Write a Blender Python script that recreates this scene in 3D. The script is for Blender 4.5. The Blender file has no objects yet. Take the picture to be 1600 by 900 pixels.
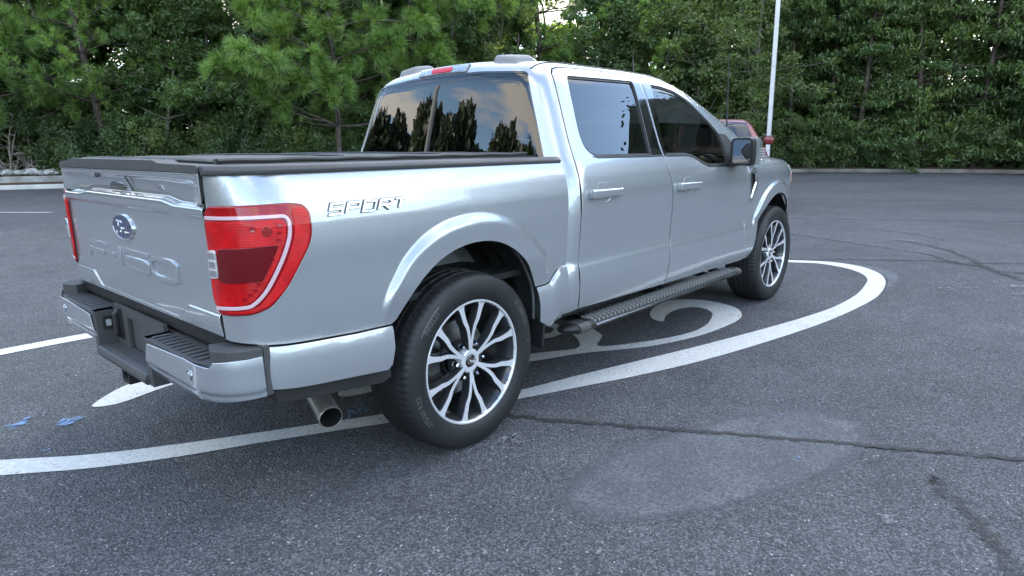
import bpy, bmesh, math, random
import numpy as np
from mathutils import Vector, Matrix
from mathutils.geometry import delaunay_2d_cdt, tessellate_polygon

random.seed(7)
scene = bpy.context.scene
COL = scene.collection
R = math.radians

# ------------------------------------------------------------------ camera
CAM = np.array([-1.96896, -3.00594, 1.39214])
YAW, PITCH, ROLL, FPX = 0.734187, -0.222044, -0.015638, 1004.55
def cam_axes():
    cy, sy, cp, sp = math.cos(YAW), math.sin(YAW), math.cos(PITCH), math.sin(PITCH)
    f = np.array([cy*cp, sy*cp, sp]); r = np.array([sy, -cy, 0.0]); u = np.cross(r, f)
    cr, sr = math.cos(ROLL), math.sin(ROLL)
    return cr*r + sr*u, -sr*r + cr*u, f
_r, _u, _f = cam_axes()
cam_data = bpy.data.cameras.new('camera')
cam = bpy.data.objects.new('camera', cam_data); COL.objects.link(cam)
M = Matrix.Identity(4)
for i in range(3):
    M[i][0], M[i][1], M[i][2], M[i][3] = _r[i], _u[i], -_f[i], CAM[i]
cam.matrix_world = M
cam_data.sensor_width = 36.0
cam_data.lens = FPX/1600*36.0
cam_data.clip_start = 0.05; cam_data.clip_end = 3000
scene.camera = cam

# ------------------------------------------------------------------ sky, sun, exposure
SUN_AZ, SUN_EL = R(12), R(19)
world = bpy.data.worlds.new('World'); scene.world = world; world.use_nodes = True
nt = world.node_tree; nt.nodes.clear()
def N(t, typ, **kw):
    n = t.nodes.new(typ)
    for k, v in kw.items():
        if k.startswith('i_'):
            n.inputs[int(k[2:])].default_value = v
        else:
            setattr(n, k, v)
    return n
sky = N(nt, 'ShaderNodeTexSky', sky_type='NISHITA', sun_disc=False, sun_elevation=SUN_EL,
        sun_rotation=R(90)-SUN_AZ, altitude=200, air_density=1.0, dust_density=0.25, ozone_density=1.6)
tc = N(nt, 'ShaderNodeTexCoord')
sep = N(nt, 'ShaderNodeSeparateXYZ'); nt.links.new(tc.outputs['Generated'], sep.inputs[0])
zc = N(nt, 'ShaderNodeMath', operation='ADD', i_1=0.07); nt.links.new(sep.outputs[2], zc.inputs[0])
zm = N(nt, 'ShaderNodeMath', operation='MAXIMUM', i_1=0.05); nt.links.new(zc.outputs[0], zm.inputs[0])
dv = N(nt, 'ShaderNodeVectorMath', operation='DIVIDE')
cb = N(nt, 'ShaderNodeCombineXYZ', i_2=1.0)
for k in (0, 1): nt.links.new(zm.outputs[0], cb.inputs[k])
nt.links.new(tc.outputs['Generated'], dv.inputs[0]); nt.links.new(cb.outputs[0], dv.inputs[1])
nz = N(nt, 'ShaderNodeTexNoise', noise_dimensions='3D'); nz.inputs['Scale'].default_value = 1.25
nz.inputs['Detail'].default_value = 9.0; nz.inputs['Roughness'].default_value = 0.56
mpw = N(nt, 'ShaderNodeMapping'); mpw.inputs['Location'].default_value = (3.1, 7.4, 0.3)
nt.links.new(dv.outputs[0], mpw.inputs[0]); nt.links.new(mpw.outputs[0], nz.inputs['Vector'])
rp_ = N(nt, 'ShaderNodeValToRGB'); nt.links.new(nz.outputs[0], rp_.inputs[0])
rp_.color_ramp.elements[0].position = 0.49; rp_.color_ramp.elements[0].color = (0, 0, 0, 1)
rp_.color_ramp.elements[1].position = 0.59; rp_.color_ramp.elements[1].color = (1, 1, 1, 1)
mxw = N(nt, 'ShaderNodeMixRGB'); mxw.inputs[2].default_value = (4.7, 4.4, 3.9, 1)
nt.links.new(rp_.outputs[0], mxw.inputs[0]); nt.links.new(sky.outputs[0], mxw.inputs[1])
bg = N(nt, 'ShaderNodeBackground'); bg.inputs['Strength'].default_value = 0.15
wo = N(nt, 'ShaderNodeOutputWorld')
nt.links.new(mxw.outputs[0], bg.inputs[0]); nt.links.new(bg.outputs[0], wo.inputs[0])

sun_d = bpy.data.lights.new('sun', 'SUN'); sun_d.energy = 3.2; sun_d.angle = R(10); sun_d.color = (1.0, 0.9, 0.76)
sun = bpy.data.objects.new('sun', sun_d); COL.objects.link(sun)
sd = Vector((math.cos(SUN_EL)*math.cos(SUN_AZ), math.cos(SUN_EL)*math.sin(SUN_AZ), math.sin(SUN_EL)))
sun.rotation_euler = sd.to_track_quat('Z', 'Y').to_euler(); sun.location = sd*60

scene.view_settings.view_transform = 'Standard'
scene.view_settings.look = 'None'
scene.view_settings.exposure = 2.74
scene.view_settings.gamma = 1.0
scene.view_settings.use_curve_mapping = False
scene.render.engine = 'CYCLES'
scene.cycles.use_denoising = True
scene.cycles.max_bounces = 10
scene.cycles.transparent_max_bounces = 16
scene.cycles.caustics_reflective = False; scene.cycles.caustics_refractive = False
scene.cycles.sample_clamp_indirect = 6.0

# ------------------------------------------------------------------ materials
def srgb(r, g, b):
    f = lambda c: c/12.92 if c <= 0.04045 else ((c+0.055)/1.055)**2.4
    return (f(r/255), f(g/255), f(b/255), 1.0)
def lin(r, g=None, b=None):
    if g is None: g = b = r
    return (r, g, b, 1.0)
def mat(name, base, rough=0.5, metal=0.0, coat=0.0, coat_rough=0.03, spec=0.5, ior=1.5, trans=0.0,
        var=0.0, var_scale=8.0, bump=0.0, bump_scale=80.0, rough_var=0.0, sheen=0.0):
    m = bpy.data.materials.new(name); m.use_nodes = True
    t = m.node_tree; b = t.nodes['Principled BSDF']
    b.inputs['Base Color'].default_value = base
    b.inputs['Roughness'].default_value = rough; b.inputs['Metallic'].default_value = metal
    b.inputs['Coat Weight'].default_value = coat; b.inputs['Coat Roughness'].default_value = coat_rough
    b.inputs['Specular IOR Level'].default_value = spec; b.inputs['IOR'].default_value = ior
    b.inputs['Transmission Weight'].default_value = trans
    g = None
    if var or bump or rough_var:
        g = t.nodes.new('ShaderNodeNewGeometry')
    if var:
        n = N(t, 'ShaderNodeTexNoise'); n.inputs['Scale'].default_value = var_scale; n.inputs['Detail'].default_value = 5
        t.links.new(g.outputs['Position'], n.inputs['Vector'])
        mr = N(t, 'ShaderNodeMapRange'); mr.inputs[1].default_value = 0.3; mr.inputs[2].default_value = 0.7
        mr.inputs[3].default_value = 1-var; mr.inputs[4].default_value = 1+var
        t.links.new(n.outputs[0], mr.inputs[0])
        mx = N(t, 'ShaderNodeVectorMath', operation='SCALE'); mx.inputs[0].default_value = base[:3]
        t.links.new(mr.outputs[0], mx.inputs['Scale']); t.links.new(mx.outputs[0], b.inputs['Base Color'])
    if rough_var:
        n = N(t, 'ShaderNodeTexNoise'); n.inputs['Scale'].default_value = 6; n.inputs['Detail'].default_value = 6
        t.links.new(g.outputs['Position'], n.inputs['Vector'])
        mr = N(t, 'ShaderNodeMapRange'); mr.inputs[1].default_value = 0.3; mr.inputs[2].default_value = 0.7
        mr.inputs[3].default_value = max(0, rough-rough_var); mr.inputs[4].default_value = rough+rough_var
        t.links.new(n.outputs[0], mr.inputs[0]); t.links.new(mr.outputs[0], b.inputs['Roughness'])
    if bump:
        n = N(t, 'ShaderNodeTexNoise'); n.inputs['Scale'].default_value = bump_scale; n.inputs['Detail'].default_value = 3
        t.links.new(g.outputs['Position'], n.inputs['Vector'])
        bp = N(t, 'ShaderNodeBump'); bp.inputs['Strength'].default_value = bump; bp.inputs['Distance'].default_value = 0.004
        t.links.new(n.outputs[0], bp.inputs['Height']); t.links.new(bp.outputs[0], b.inputs['Normal'])
    return m
def glass_mat(name, tint, refl_ior=1.55, haze=0.0):
    m = bpy.data.materials.new(name); m.use_nodes = True
    t = m.node_tree; t.nodes.clear()
    o = N(t, 'ShaderNodeOutputMaterial'); tr = N(t, 'ShaderNodeBsdfTransparent'); tr.inputs[0].default_value = tint
    gl = N(t, 'ShaderNodeBsdfGlossy'); gl.inputs[0].default_value = (1, 1, 1, 1); gl.inputs['Roughness'].default_value = 0.0
    fr = N(t, 'ShaderNodeFresnel'); fr.inputs[0].default_value = refl_ior
    mx = N(t, 'ShaderNodeMixShader')
    t.links.new(fr.outputs[0], mx.inputs[0]); t.links.new(tr.outputs[0], mx.inputs[1]); t.links.new(gl.outputs[0], mx.inputs[2])
    t.links.new(mx.outputs[0], o.inputs[0])
    return m
def paint_mat(name, base, metal=0.8, rough=0.36, coat=1.0):
    m = mat(name, base, rough, metal, coat, 0.02)
    t = m.node_tree; b = t.nodes['Principled BSDF']
    g = t.nodes.new('ShaderNodeNewGeometry')
    v = N(t, 'ShaderNodeTexVoronoi'); v.inputs['Scale'].default_value = 900
    t.links.new(g.outputs['Position'], v.inputs['Vector'])
    sb = N(t, 'ShaderNodeVectorMath', operation='SUBTRACT', i_1=(0.5, 0.5, 0.5)); t.links.new(v.outputs['Color'], sb.inputs[0])
    sc = N(t, 'ShaderNodeVectorMath', operation='SCALE'); sc.inputs['Scale'].default_value = 0.16; t.links.new(sb.outputs[0], sc.inputs[0])
    ad = N(t, 'ShaderNodeVectorMath', operation='ADD'); t.links.new(g.outputs['Normal'], ad.inputs[0]); t.links.new(sc.outputs[0], ad.inputs[1])
    nm = N(t, 'ShaderNodeVectorMath', operation='NORMALIZE'); t.links.new(ad.outputs[0], nm.inputs[0])
    t.links.new(nm.outputs[0], b.inputs['Normal'])
    b.inputs['Coat IOR'].default_value = 1.62
    # orange peel in the clear coat
    n = N(t, 'ShaderNodeTexNoise'); n.inputs['Scale'].default_value = 55; n.inputs['Detail'].default_value = 1
    t.links.new(g.outputs['Position'], n.inputs['Vector'])
    bp = N(t, 'ShaderNodeBump'); bp.inputs['Strength'].default_value = 0.012; bp.inputs['Distance'].default_value = 0.01
    t.links.new(n.outputs[0], bp.inputs['Height']); t.links.new(bp.outputs[0], b.inputs['Coat Normal'])
    return m
MT = {}
MT['paint'] = paint_mat('silver_paint', lin(0.41, 0.432, 0.452), 0.55, 0.27)
MT['red_paint'] = paint_mat('red_paint', lin(0.15, 0.004, 0.006), 0.15, 0.4, 0.35)
MT['plastic'] = mat('black_plastic', lin(0.060), 0.5, bump=0.25, bump_scale=400, rough_var=0.08)
MT['plastic_dk'] = mat('dark_plastic', lin(0.016), 0.5, rough_var=0.1)
MT['vinyl'] = mat('bed_cover_vinyl', lin(0.05), 0.48, bump=0.3, bump_scale=300, rough_var=0.1)
MT['gloss_black'] = mat('gloss_black', lin(0.008), 0.06, coat=1.0, coat_rough=0.01)
MT['rubber'] = mat('tyre_rubber', lin(0.0125, 0.0128, 0.0135), 0.58, var=0.25, var_scale=9, rough_var=0.1, bump=0.1, bump_scale=250)
MT['rubber_mark'] = mat('tyre_lettering', lin(0.10), 0.55)
MT['machined'] = mat('machined_alloy', lin(0.74, 0.745, 0.76), 0.30, 0.4, 0.6, 0.05, rough_var=0.05)
MT['alloy_dark'] = mat('grey_alloy', lin(0.055, 0.057, 0.062), 0.35, 0.6, 0.5, 0.1)
MT['chrome'] = mat('chrome', lin(0.85), 0.06, 1.0)
MT['steel'] = mat('brushed_steel', lin(0.42), 0.35, 1.0, var=0.2, var_scale=30, rough_var=0.1)
MT['exhaust'] = mat('polished_steel', lin(0.62, 0.59, 0.55), 0.30, 0.75)
MT['under'] = mat('underbody_black', lin(0.012), 0.75, var=0.4)
MT['liner'] = mat('wheelhouse_grey', lin(0.34, 0.35, 0.36), 0.55, 0.2, var=0.25, var_scale=12)
MT['glass_dark'] = glass_mat('privacy_glass', (0.012, 0.013, 0.013, 1), 1.62)
MT['glass'] = glass_mat('door_glass', (0.03, 0.035, 0.034, 1), 1.55)
MT['glass_clear'] = glass_mat('windscreen_glass', (0.7, 0.76, 0.73, 1), 1.5)
MT['mirror'] = mat('mirror_glass', lin(0.8), 0.01, 1.0)
MT['lamp_red'] = mat('red_lens', lin(0.52, 0.003, 0.006), 0.18, 0.0, 0.22, 0.01, spec=.3, var=0.22, var_scale=20)
MT['lamp_edge'] = mat('red_lens_rim', lin(0.30, 0.003, 0.008), 0.12, 0.0, 0.25, 0.01, spec=.35)
MT['lamp_dark'] = mat('maroon_lens', lin(0.12, 0.001, 0.005), 0.12, 0.0, 0.15, 0.01)
MT['lamp_strip'] = mat('pale_light_guide', lin(0.66, 0.46, 0.50), 0.15, 0.0, 0.6, 0.01)
MT['lamp_white'] = mat('clear_lens', lin(0.58), 0.12, 0.3, 1.0, 0.01, var=.25, var_scale=60)
MT['amber'] = mat('amber_lens', lin(0.7, 0.10, 0.04), 0.12, 0.0, 1.0, 0.01)
MT['badge_blue'] = mat('badge_blue', lin(0.010, 0.026, 0.10), 0.15, 0.3, 1.0, 0.01)
MT['badge_grey'] = mat('badge_silver', lin(0.50, 0.52, 0.53), 0.22, 0.9, 0.5)
MT['badge_dark'] = mat('badge_dark', lin(0.13, 0.14, 0.15), 0.35, 0.5)
MT['lamp_clear'] = mat('faceted_clear_lens', lin(0.36, 0.37, 0.38), 0.16, 0.55, 0.6, 0.01, var=.6, var_scale=90)
t_ = MT['lamp_red'].node_tree; w_ = N(t_, 'ShaderNodeTexWave', bands_direction='Z'); w_.inputs['Scale'].default_value = 62
t_.links.new(N(t_, 'ShaderNodeNewGeometry').outputs['Position'], w_.inputs['Vector'])
b_ = N(t_, 'ShaderNodeBump'); b_.inputs['Strength'].default_value = .22; b_.inputs['Distance'].default_value = .003
t_.links.new(w_.outputs['Fac'], b_.inputs['Height']); t_.links.new(b_.outputs[0], t_.nodes['Principled BSDF'].inputs['Normal'])
MT['twig'] = mat('pale_dry_twig', lin(.30, .265, .23), .9, var=.3, var_scale=10)
MT['bulb'] = mat('dark_red_bulb', lin(0.26, 0.008, 0.010), 0.2, 0.1, 0.5)  # bulb discs in one even dark red
MT['gap'] = mat('panel_gap_shade', lin(0.012), 0.8)  # body panel lips coloured dark, the shade of the gaps put into colour
MT['interior'] = mat('interior_trim', lin(0.03, 0.03, 0.032), 0.7, var=0.2)
MT['interior_lt'] = mat('interior_grey', lin(0.16, 0.165, 0.17), 0.7)
MT['satin'] = mat('satin_grey_plastic', lin(0.22, 0.22, 0.215), 0.5)

# ------------------------------------------------------------------ object helpers
def tag(o, label=None, cat=None, group=None, kind=None):
    if label: o['label'] = label
    if cat: o['category'] = cat
    if group: o['group'] = group
    if kind: o['kind'] = kind
    return o
def empty(name, loc=(0, 0, 0), label=None, cat=None, group=None, rz=0.0):
    o = bpy.data.objects.new(name, None); COL.objects.link(o)
    o.location = loc; o.rotation_euler = (0, 0, rz); o.empty_display_size = 0.2
    return tag(o, label, cat, group)
def hang(o, parent):
    """parent a mesh whose vertices are in world space under a thing at its base"""
    o.parent = parent
    l = Vector((0, 0, 0)); q = parent
    while q is not None:
        l = l + q.location if q.parent is None else l
        if q.parent is None: break
        q = q.parent
    return o
def np_mesh(name, V, F, mats, smooth=True, normals=None, midx=None, sharp=None):
    V = np.asarray(V, float)
    me = bpy.data.meshes.new(name)
    me.from_pydata(V.tolist(), [], [list(map(int, f)) for f in F])
    if not isinstance(mats, (list, tuple)): mats = [mats]
    for m in mats: me.materials.append(m)
    if midx is not None: me.polygons.foreach_set('material_index', np.asarray(midx, np.int32))
    me.polygons.foreach_set('use_smooth', np.full(len(me.polygons), bool(smooth)))
    me.update()
    if normals is not None:
        me.normals_split_custom_set_from_vertices([tuple(n) for n in normals])
    if sharp is not None and smooth:
        me.set_sharp_from_angle(angle=R(sharp))
    return me
def quad_mesh(name, V, Q, mats, midx=None, smooth=False):
    """fast path for big leaf meshes: Q is an (n,3|4) int array"""
    V = np.ascontiguousarray(V, np.float32); Q = np.ascontiguousarray(Q, np.int32)
    n, k = Q.shape
    me = bpy.data.meshes.new(name)
    me.vertices.add(len(V)); me.vertices.foreach_set('co', V.ravel())
    me.loops.add(n*k); me.loops.foreach_set('vertex_index', Q.ravel())
    me.polygons.add(n); me.polygons.foreach_set('loop_start', np.arange(0, n*k, k, dtype=np.int32))
    if not isinstance(mats, (list, tuple)): mats = [mats]
    for m in mats: me.materials.append(m)
    if midx is not None: me.polygons.foreach_set('material_index', np.asarray(midx, np.int32))
    me.polygons.foreach_set('use_smooth', np.full(n, smooth))
    me.update(calc_edges=True); me.validate()
    return me
def link(name, me, parent=None, label=None):
    o = bpy.data.objects.new(name, me); COL.objects.link(o)
    if parent is not None: o.parent = parent
    if label: o['label'] = label
    return o
class MB:
    """collects verts and faces of one mesh"""
    def __init__(s): s.V = []; s.F = []; s.I = []
    def add(s, V, F, mi=0):
        o = len(s.V); s.V += [tuple(map(float, v)) for v in V]
        s.F += [tuple(int(i)+o for i in f) for f in F]; s.I += [mi]*len(F); return s
    def box(s, a, b, mi=0, rz=0, mtx=None):
        x0, y0, z0 = a; x1, y1, z1 = b
        V = [(x0, y0, z0), (x1, y0, z0), (x1, y1, z0), (x0, y1, z0), (x0, y0, z1), (x1, y0, z1), (x1, y1, z1), (x0, y1, z1)]
        if mtx is not None: V = [mtx @ Vector(v) for v in V]
        return s.add(V, [(0, 3, 2, 1), (4, 5, 6, 7), (0, 1, 5, 4), (1, 2, 6, 5), (2, 3, 7, 6), (3, 0, 4, 7)], mi)
    def tube(s, pts, r, n=10, mi=0, cap=True):
        pts = [Vector(p) for p in pts]; rs = r if isinstance(r, (list, tuple)) else [r]*len(pts)
        V = []; F = []; up = None
        for i, p in enumerate(pts):
            d = (pts[min(i+1, len(pts)-1)]-pts[max(i-1, 0)]).normalized()
            if up is None: up = d.orthogonal().normalized()
            up = (up-d*up.dot(d)).normalized(); sd_ = d.cross(up)
            for k in range(n):
                a = 2*math.pi*k/n; V.append(p+(up*math.cos(a)+sd_*math.sin(a))*rs[i])
        for i in range(len(pts)-1):
            for k in range(n):
                F.append((i*n+k, i*n+(k+1) % n, (i+1)*n+(k+1) % n, (i+1)*n+k))
        if cap: F += [tuple(reversed(range(n))), tuple(range((len(pts)-1)*n, len(pts)*n))]
        return s.add(V, F, mi)
    def lathe(s, prof, n=64, mi=0, axis='y', c=(0, 0, 0), close=False):
        """prof: list of (radius, along); revolved about the axis through c"""
        V = []; m = len(prof)
        for k in range(n):
            a = 2*math.pi*k/n; ca, sa = math.cos(a), math.sin(a)
            for r_, h in prof:
                if axis == 'y': V.append((c[0]+r_*ca, c[1]+h, c[2]+r_*sa))
                elif axis == 'x': V.append((c[0]+h, c[1]+r_*ca, c[2]+r_*sa))
                else: V.append((c[0]+r_*ca, c[1]+r_*sa, c[2]+h))
        F = []
        for k in range(n):
            k2 = (k+1) % n
            for j in range(m-1 if not close else m):
                j2 = (j+1) % m
                F.append((k*m+j, k2*m+j, k2*m+j2, k*m+j2))
        return s.add(V, F, mi)
    def prism(s, poly, fn, d0, d1, mi=0, holes=(), mi_side=None):
        """poly (2d) mapped by fn(u,v,d); closed between depths d0 and d1"""
        loops = [list(poly)]+[list(h) for h in holes]
        flat = [p for l in loops for p in l]
        tris = tessellate_polygon([[Vector((p[0], p[1], 0)) for p in l] for l in loops])
        n = len(flat)
        V = [fn(p[0], p[1], d0) for p in flat]+[fn(p[0], p[1], d1) for p in flat]
        F = [tuple(t) for t in tris]+[tuple(n+i for i in reversed(t)) for t in tris]
        s.add(V, F, mi)
        F2 = []; o = 0
        for l in loops:
            m = len(l)
            for i in range(m): F2.append((o+i, o+(i+1) % m, n+o+(i+1) % m, n+o+i))
            o += m
        s.add(V, F2, mi if mi_side is None else mi_side); return s
    def mesh(s, name, mats, smooth=False, sharp=35):
        me = np_mesh(name, s.V, s.F, mats, smooth=smooth, midx=s.I)
        bm = bmesh.new(); bm.from_mesh(me); bmesh.ops.remove_doubles(bm, verts=bm.verts, dist=1e-5)
        bmesh.ops.recalc_face_normals(bm, faces=bm.faces); bm.to_mesh(me); bm.free()
        if smooth: me.set_sharp_from_angle(angle=R(sharp))
        return me
    def build(s, name, mats, parent=None, smooth=False, bevel=0.0, label=None, sharp=35, seg=2):
        o = link(name, s.mesh(name, mats, smooth, sharp), parent, label)
        if bevel:
            b = o.modifiers.new('bevel', 'BEVEL'); b.width = bevel; b.segments = seg; b.limit_method = 'ANGLE'; b.angle_limit = R(35)
            b.harden_normals = False
            o.data.polygons.foreach_set('use_smooth', np.full(len(o.data.polygons), True)); o.data.set_sharp_from_angle(angle=R(40))
        return o
def mirror_y(me, name=None):
    m2 = me.copy(); 
    co = np.empty(len(me.vertices)*3, np.float32); me.vertices.foreach_get('co', co); co = co.reshape(-1, 3); co[:, 1] *= -1
    nrm = [None]
    has = me.has_custom_normals
    if has:
        ln = np.empty(len(me.loops)*3, np.float32); me.corner_normals.foreach_get('vector', ln); ln = ln.reshape(-1, 3)
        vi = np.empty(len(me.loops), np.int32); me.loops.foreach_get('vertex_index', vi)
        vn = np.zeros((len(me.vertices), 3)); vn[vi] = ln; vn[:, 1] *= -1
    m2.vertices.foreach_set('co', co.ravel()); m2.flip_normals(); m2.update()
    if has: m2.normals_split_custom_set_from_vertices([tuple(n) for n in vn])
    return m2

# ------------------------------------------------------------------ curved sheet-metal patches
def dens(pts, step, closed=True):
    pts = [np.asarray(p, float) for p in pts]; out = []
    n = len(pts)
    for i in range(n if closed else n-1):
        a, b = pts[i], pts[(i+1) % n]; k = max(1, int(np.ceil(np.linalg.norm(b-a)/step)))
        for j in range(k): out.append(a+(b-a)*j/k)
    if not closed: out.append(pts[-1])
    return np.array(out)
def fillet(pts, r, seg=5):
    n = len(pts); rs = r if isinstance(r, (list, tuple)) else [r]*n; out = []
    for i in range(n):
        p = np.array(pts[i], float); a = np.array(pts[i-1], float); b = np.array(pts[(i+1) % n], float)
        if rs[i] <= 0: out.append(p); continue
        va = a-p; vb = b-p; la = np.linalg.norm(va); lb = np.linalg.norm(vb); va /= la; vb /= lb
        rr = min(rs[i], la*0.49, lb*0.49)
        for k in range(seg+1):
            t = k/seg; out.append((1-t)**2*(p+va*rr)+2*t*(1-t)*p+t*t*(p+vb*rr))
    return np.array(out)
def spline(pts, n=6, closed=False):
    P = [np.array(p, float) for p in pts]; m = len(P); out = []
    g = (lambda i: P[i % m]) if closed else (lambda i: P[min(max(i, 0), m-1)])
    for i in range(m if closed else m-1):
        p0, p1, p2, p3 = g(i-1), g(i), g(i+1), g(i+2)
        for k in range(n):
            t = k/n
            out.append(0.5*((2*p1)+(-p0+p2)*t+(2*p0-5*p1+4*p2-p3)*t*t+(-p0+3*p1-3*p2+p3)*t**3))
    if not closed: out.append(P[-1])
    return np.array(out)
def inside(P, poly):
    x, y = P[:, 0], P[:, 1]; c = np.zeros(len(P), bool); n = len(poly); j = n-1
    for i in range(n):
        xi, yi = poly[i]; xj, yj = poly[j]
        cond = ((yi > y) != (yj > y))
        with np.errstate(divide='ignore', invalid='ignore'):
            c ^= cond & (x < (xj-xi)*(y-yi)/(yj-yi)+xi)
        j = i
    return c
def cast(O, D, F, off=0.0, tmax=3.0, it=34):
    lo = np.zeros(len(O)); hi = np.full(len(O), tmax)
    for _ in range(it):
        m = (lo+hi)/2; v = F(O+D*m[:, None])-off; ins = v < 0
        lo = np.where(ins, m, lo); hi = np.where(ins, hi, m)
    return O+D*((lo+hi)/2)[:, None]
def grad(F, P, e=1.2e-3):
    g = np.stack([F(P+d)-F(P-d) for d in np.eye(3)*e], 1)
    return g/np.maximum(np.linalg.norm(g, axis=1, keepdims=True), 1e-9)
def area2(poly):
    x, y = poly[:, 0], poly[:, 1]; return 0.5*np.sum(x*np.roll(y, -1)-np.roll(x, -1)*y)
def patch(name, outer, holes, rays, F, mats, step=0.02, off=0.0, lip=0.018, bev=0.0022, shrink=0.0, hole_lip=None, tmax=3.0, bstep=None, extra=None):
    """a sheet on the surface F=off: outer and holes are loops in the 2d domain of rays(uv)->O,D"""
    bstep = bstep or step
    loops = []
    for k, l in enumerate([outer]+list(holes)):
        l = np.asarray(l, float)
        if area2(l) < 0: l = l[::-1]
        l = dens(l, bstep)
        t = np.roll(l, -1, 0)-np.roll(l, 1, 0); t /= np.maximum(np.linalg.norm(t, axis=1, keepdims=True), 1e-9)
        nrm = np.stack([t[:, 1], -t[:, 0]], 1)
        if k: nrm = -nrm              # outward from the sheet
        l = l-nrm*shrink
        loops.append((l, nrm))
    B = np.concatenate([l for l, _ in loops]); nb = len(B)
    mn, mx = loops[0][0].min(0), loops[0][0].max(0)
    gx = np.arange(mn[0]+step*.5, mx[0], step); gy = np.arange(mn[1]+step*.5, mx[1], step)
    G = np.stack(np.meshgrid(gx, gy), -1).reshape(-1, 2)
    G = G+np.random.default_rng(3).uniform(-.012, .012, G.shape)*step
    ok = inside(G, loops[0][0])
    for l, _ in loops[1:]: ok &= ~inside(G, l)
    G = G[ok]
    if len(G):
        d = np.full(len(G), 9e9)
        for c in range(0, nb, 200): d = np.minimum(d, ((G[:, None]-B[None, c:c+200])**2).sum(-1).min(1))
        G = G[d > (0.45*step)**2]
    if extra is not None:           # extra sample points along a crease
        X = np.asarray(extra, float); k = inside(X, loops[0][0])
        for l, _ in loops[1:]: k &= ~inside(X, l)
        X = X[k]; dx = ((X[:, None]-B[None])**2).sum(-1).min(1); X = X[dx > .004**2]
        d = np.full(len(G), 9e9)
        for c in range(0, len(X), 200): d = np.minimum(d, ((G[:, None]-X[None, c:c+200])**2).sum(-1).min(1))
        G = np.concatenate([G[d > .008**2], X])
    P2 = np.concatenate([B, G]) if len(G) else B
    edges = []; o = 0
    for l, _ in loops:
        m = len(l); edges += [(o+i, o+(i+1) % m) for i in range(m)]; o += m
    vo, eo, fo, ov, oe, of = delaunay_2d_cdt([Vector(p) for p in P2], edges, [], 0, 1e-7)
    P2n = np.array([[v.x, v.y] for v in vo]); T = np.array([list(f) for f in fo])
    c = P2n[T].mean(1); ok = inside(c, loops[0][0])
    for l, _ in loops[1:]: ok &= ~inside(c, l)
    T = T[ok]
    O, D = rays(P2n); V = cast(O, D, F, off, tmax); NV = grad(F, V)
    # consistent winding with the surface normal
    fn = np.cross(V[T[:, 1]]-V[T[:, 0]], V[T[:, 2]]-V[T[:, 0]])
    flip = (fn*NV[T[:, 0]]).sum(1) < 0; T[flip] = T[flip][:, ::-1]
    Vs = [V]; Ns = [NV]; Fs = [tuple(t) for t in T]; base = len(V)
    inv = {}
    for i, src in enumerate(ov):
        for s_ in src: inv[s_] = i
    o = 0
    for k, (l, nrm) in enumerate(loops):
        m = len(l); ids = np.array([inv[o+i] for i in range(m)]); o += m
        dpt = lip if k == 0 else (hole_lip if hole_lip is not None else lip)
        if dpt <= 0: continue
        P0 = V[ids]; n0 = NV[ids]
        O1, D1 = rays(l+nrm*0.004); P1 = cast(O1, D1, F, off, tmax)
        t = P1-P0; t -= n0*(t*n0).sum(1, keepdims=True); t /= np.maximum(np.linalg.norm(t, axis=1, keepdims=True), 1e-9)
        r1 = P0+t*bev-n0*bev; r2 = P0+t*bev-n0*dpt
        n1 = (n0*0.45+t); n1 /= np.linalg.norm(n1, axis=1, keepdims=True)
        a = base; b_ = base+m; Vs += [r1, r2]; Ns += [n1, t]; base += 2*m
        for i in range(m):
            j = (i+1) % m
            for q, qn, mi in (((ids[i], ids[j], a+j, a+i), n1[i], 0), ((a+i, a+j, b_+j, b_+i), t[i], 1)):
                Fs.append((q, qn, mi))
    Vall = np.concatenate(Vs); Nall = np.concatenate(Ns); faces = []; mid = []
    for f in Fs:
        mid.append(0)
        if isinstance(f[0], tuple):
            q, qn, mid[-1] = f; v = Vall[list(q)]; cr = np.cross(v[1]-v[0], v[2]-v[0])+np.cross(v[2]-v[0], v[3]-v[0])
            faces.append(q if (cr*qn).sum() > 0 else q[::-1])
        else: faces.append(f)
    if mats is MT.get('paint'): mats = [mats, MT['gap']]
    two = isinstance(mats, list) and len(mats) > 1
    return np_mesh(name, Vall, faces, mats, True, Nall, midx=mid if two else None)
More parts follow.
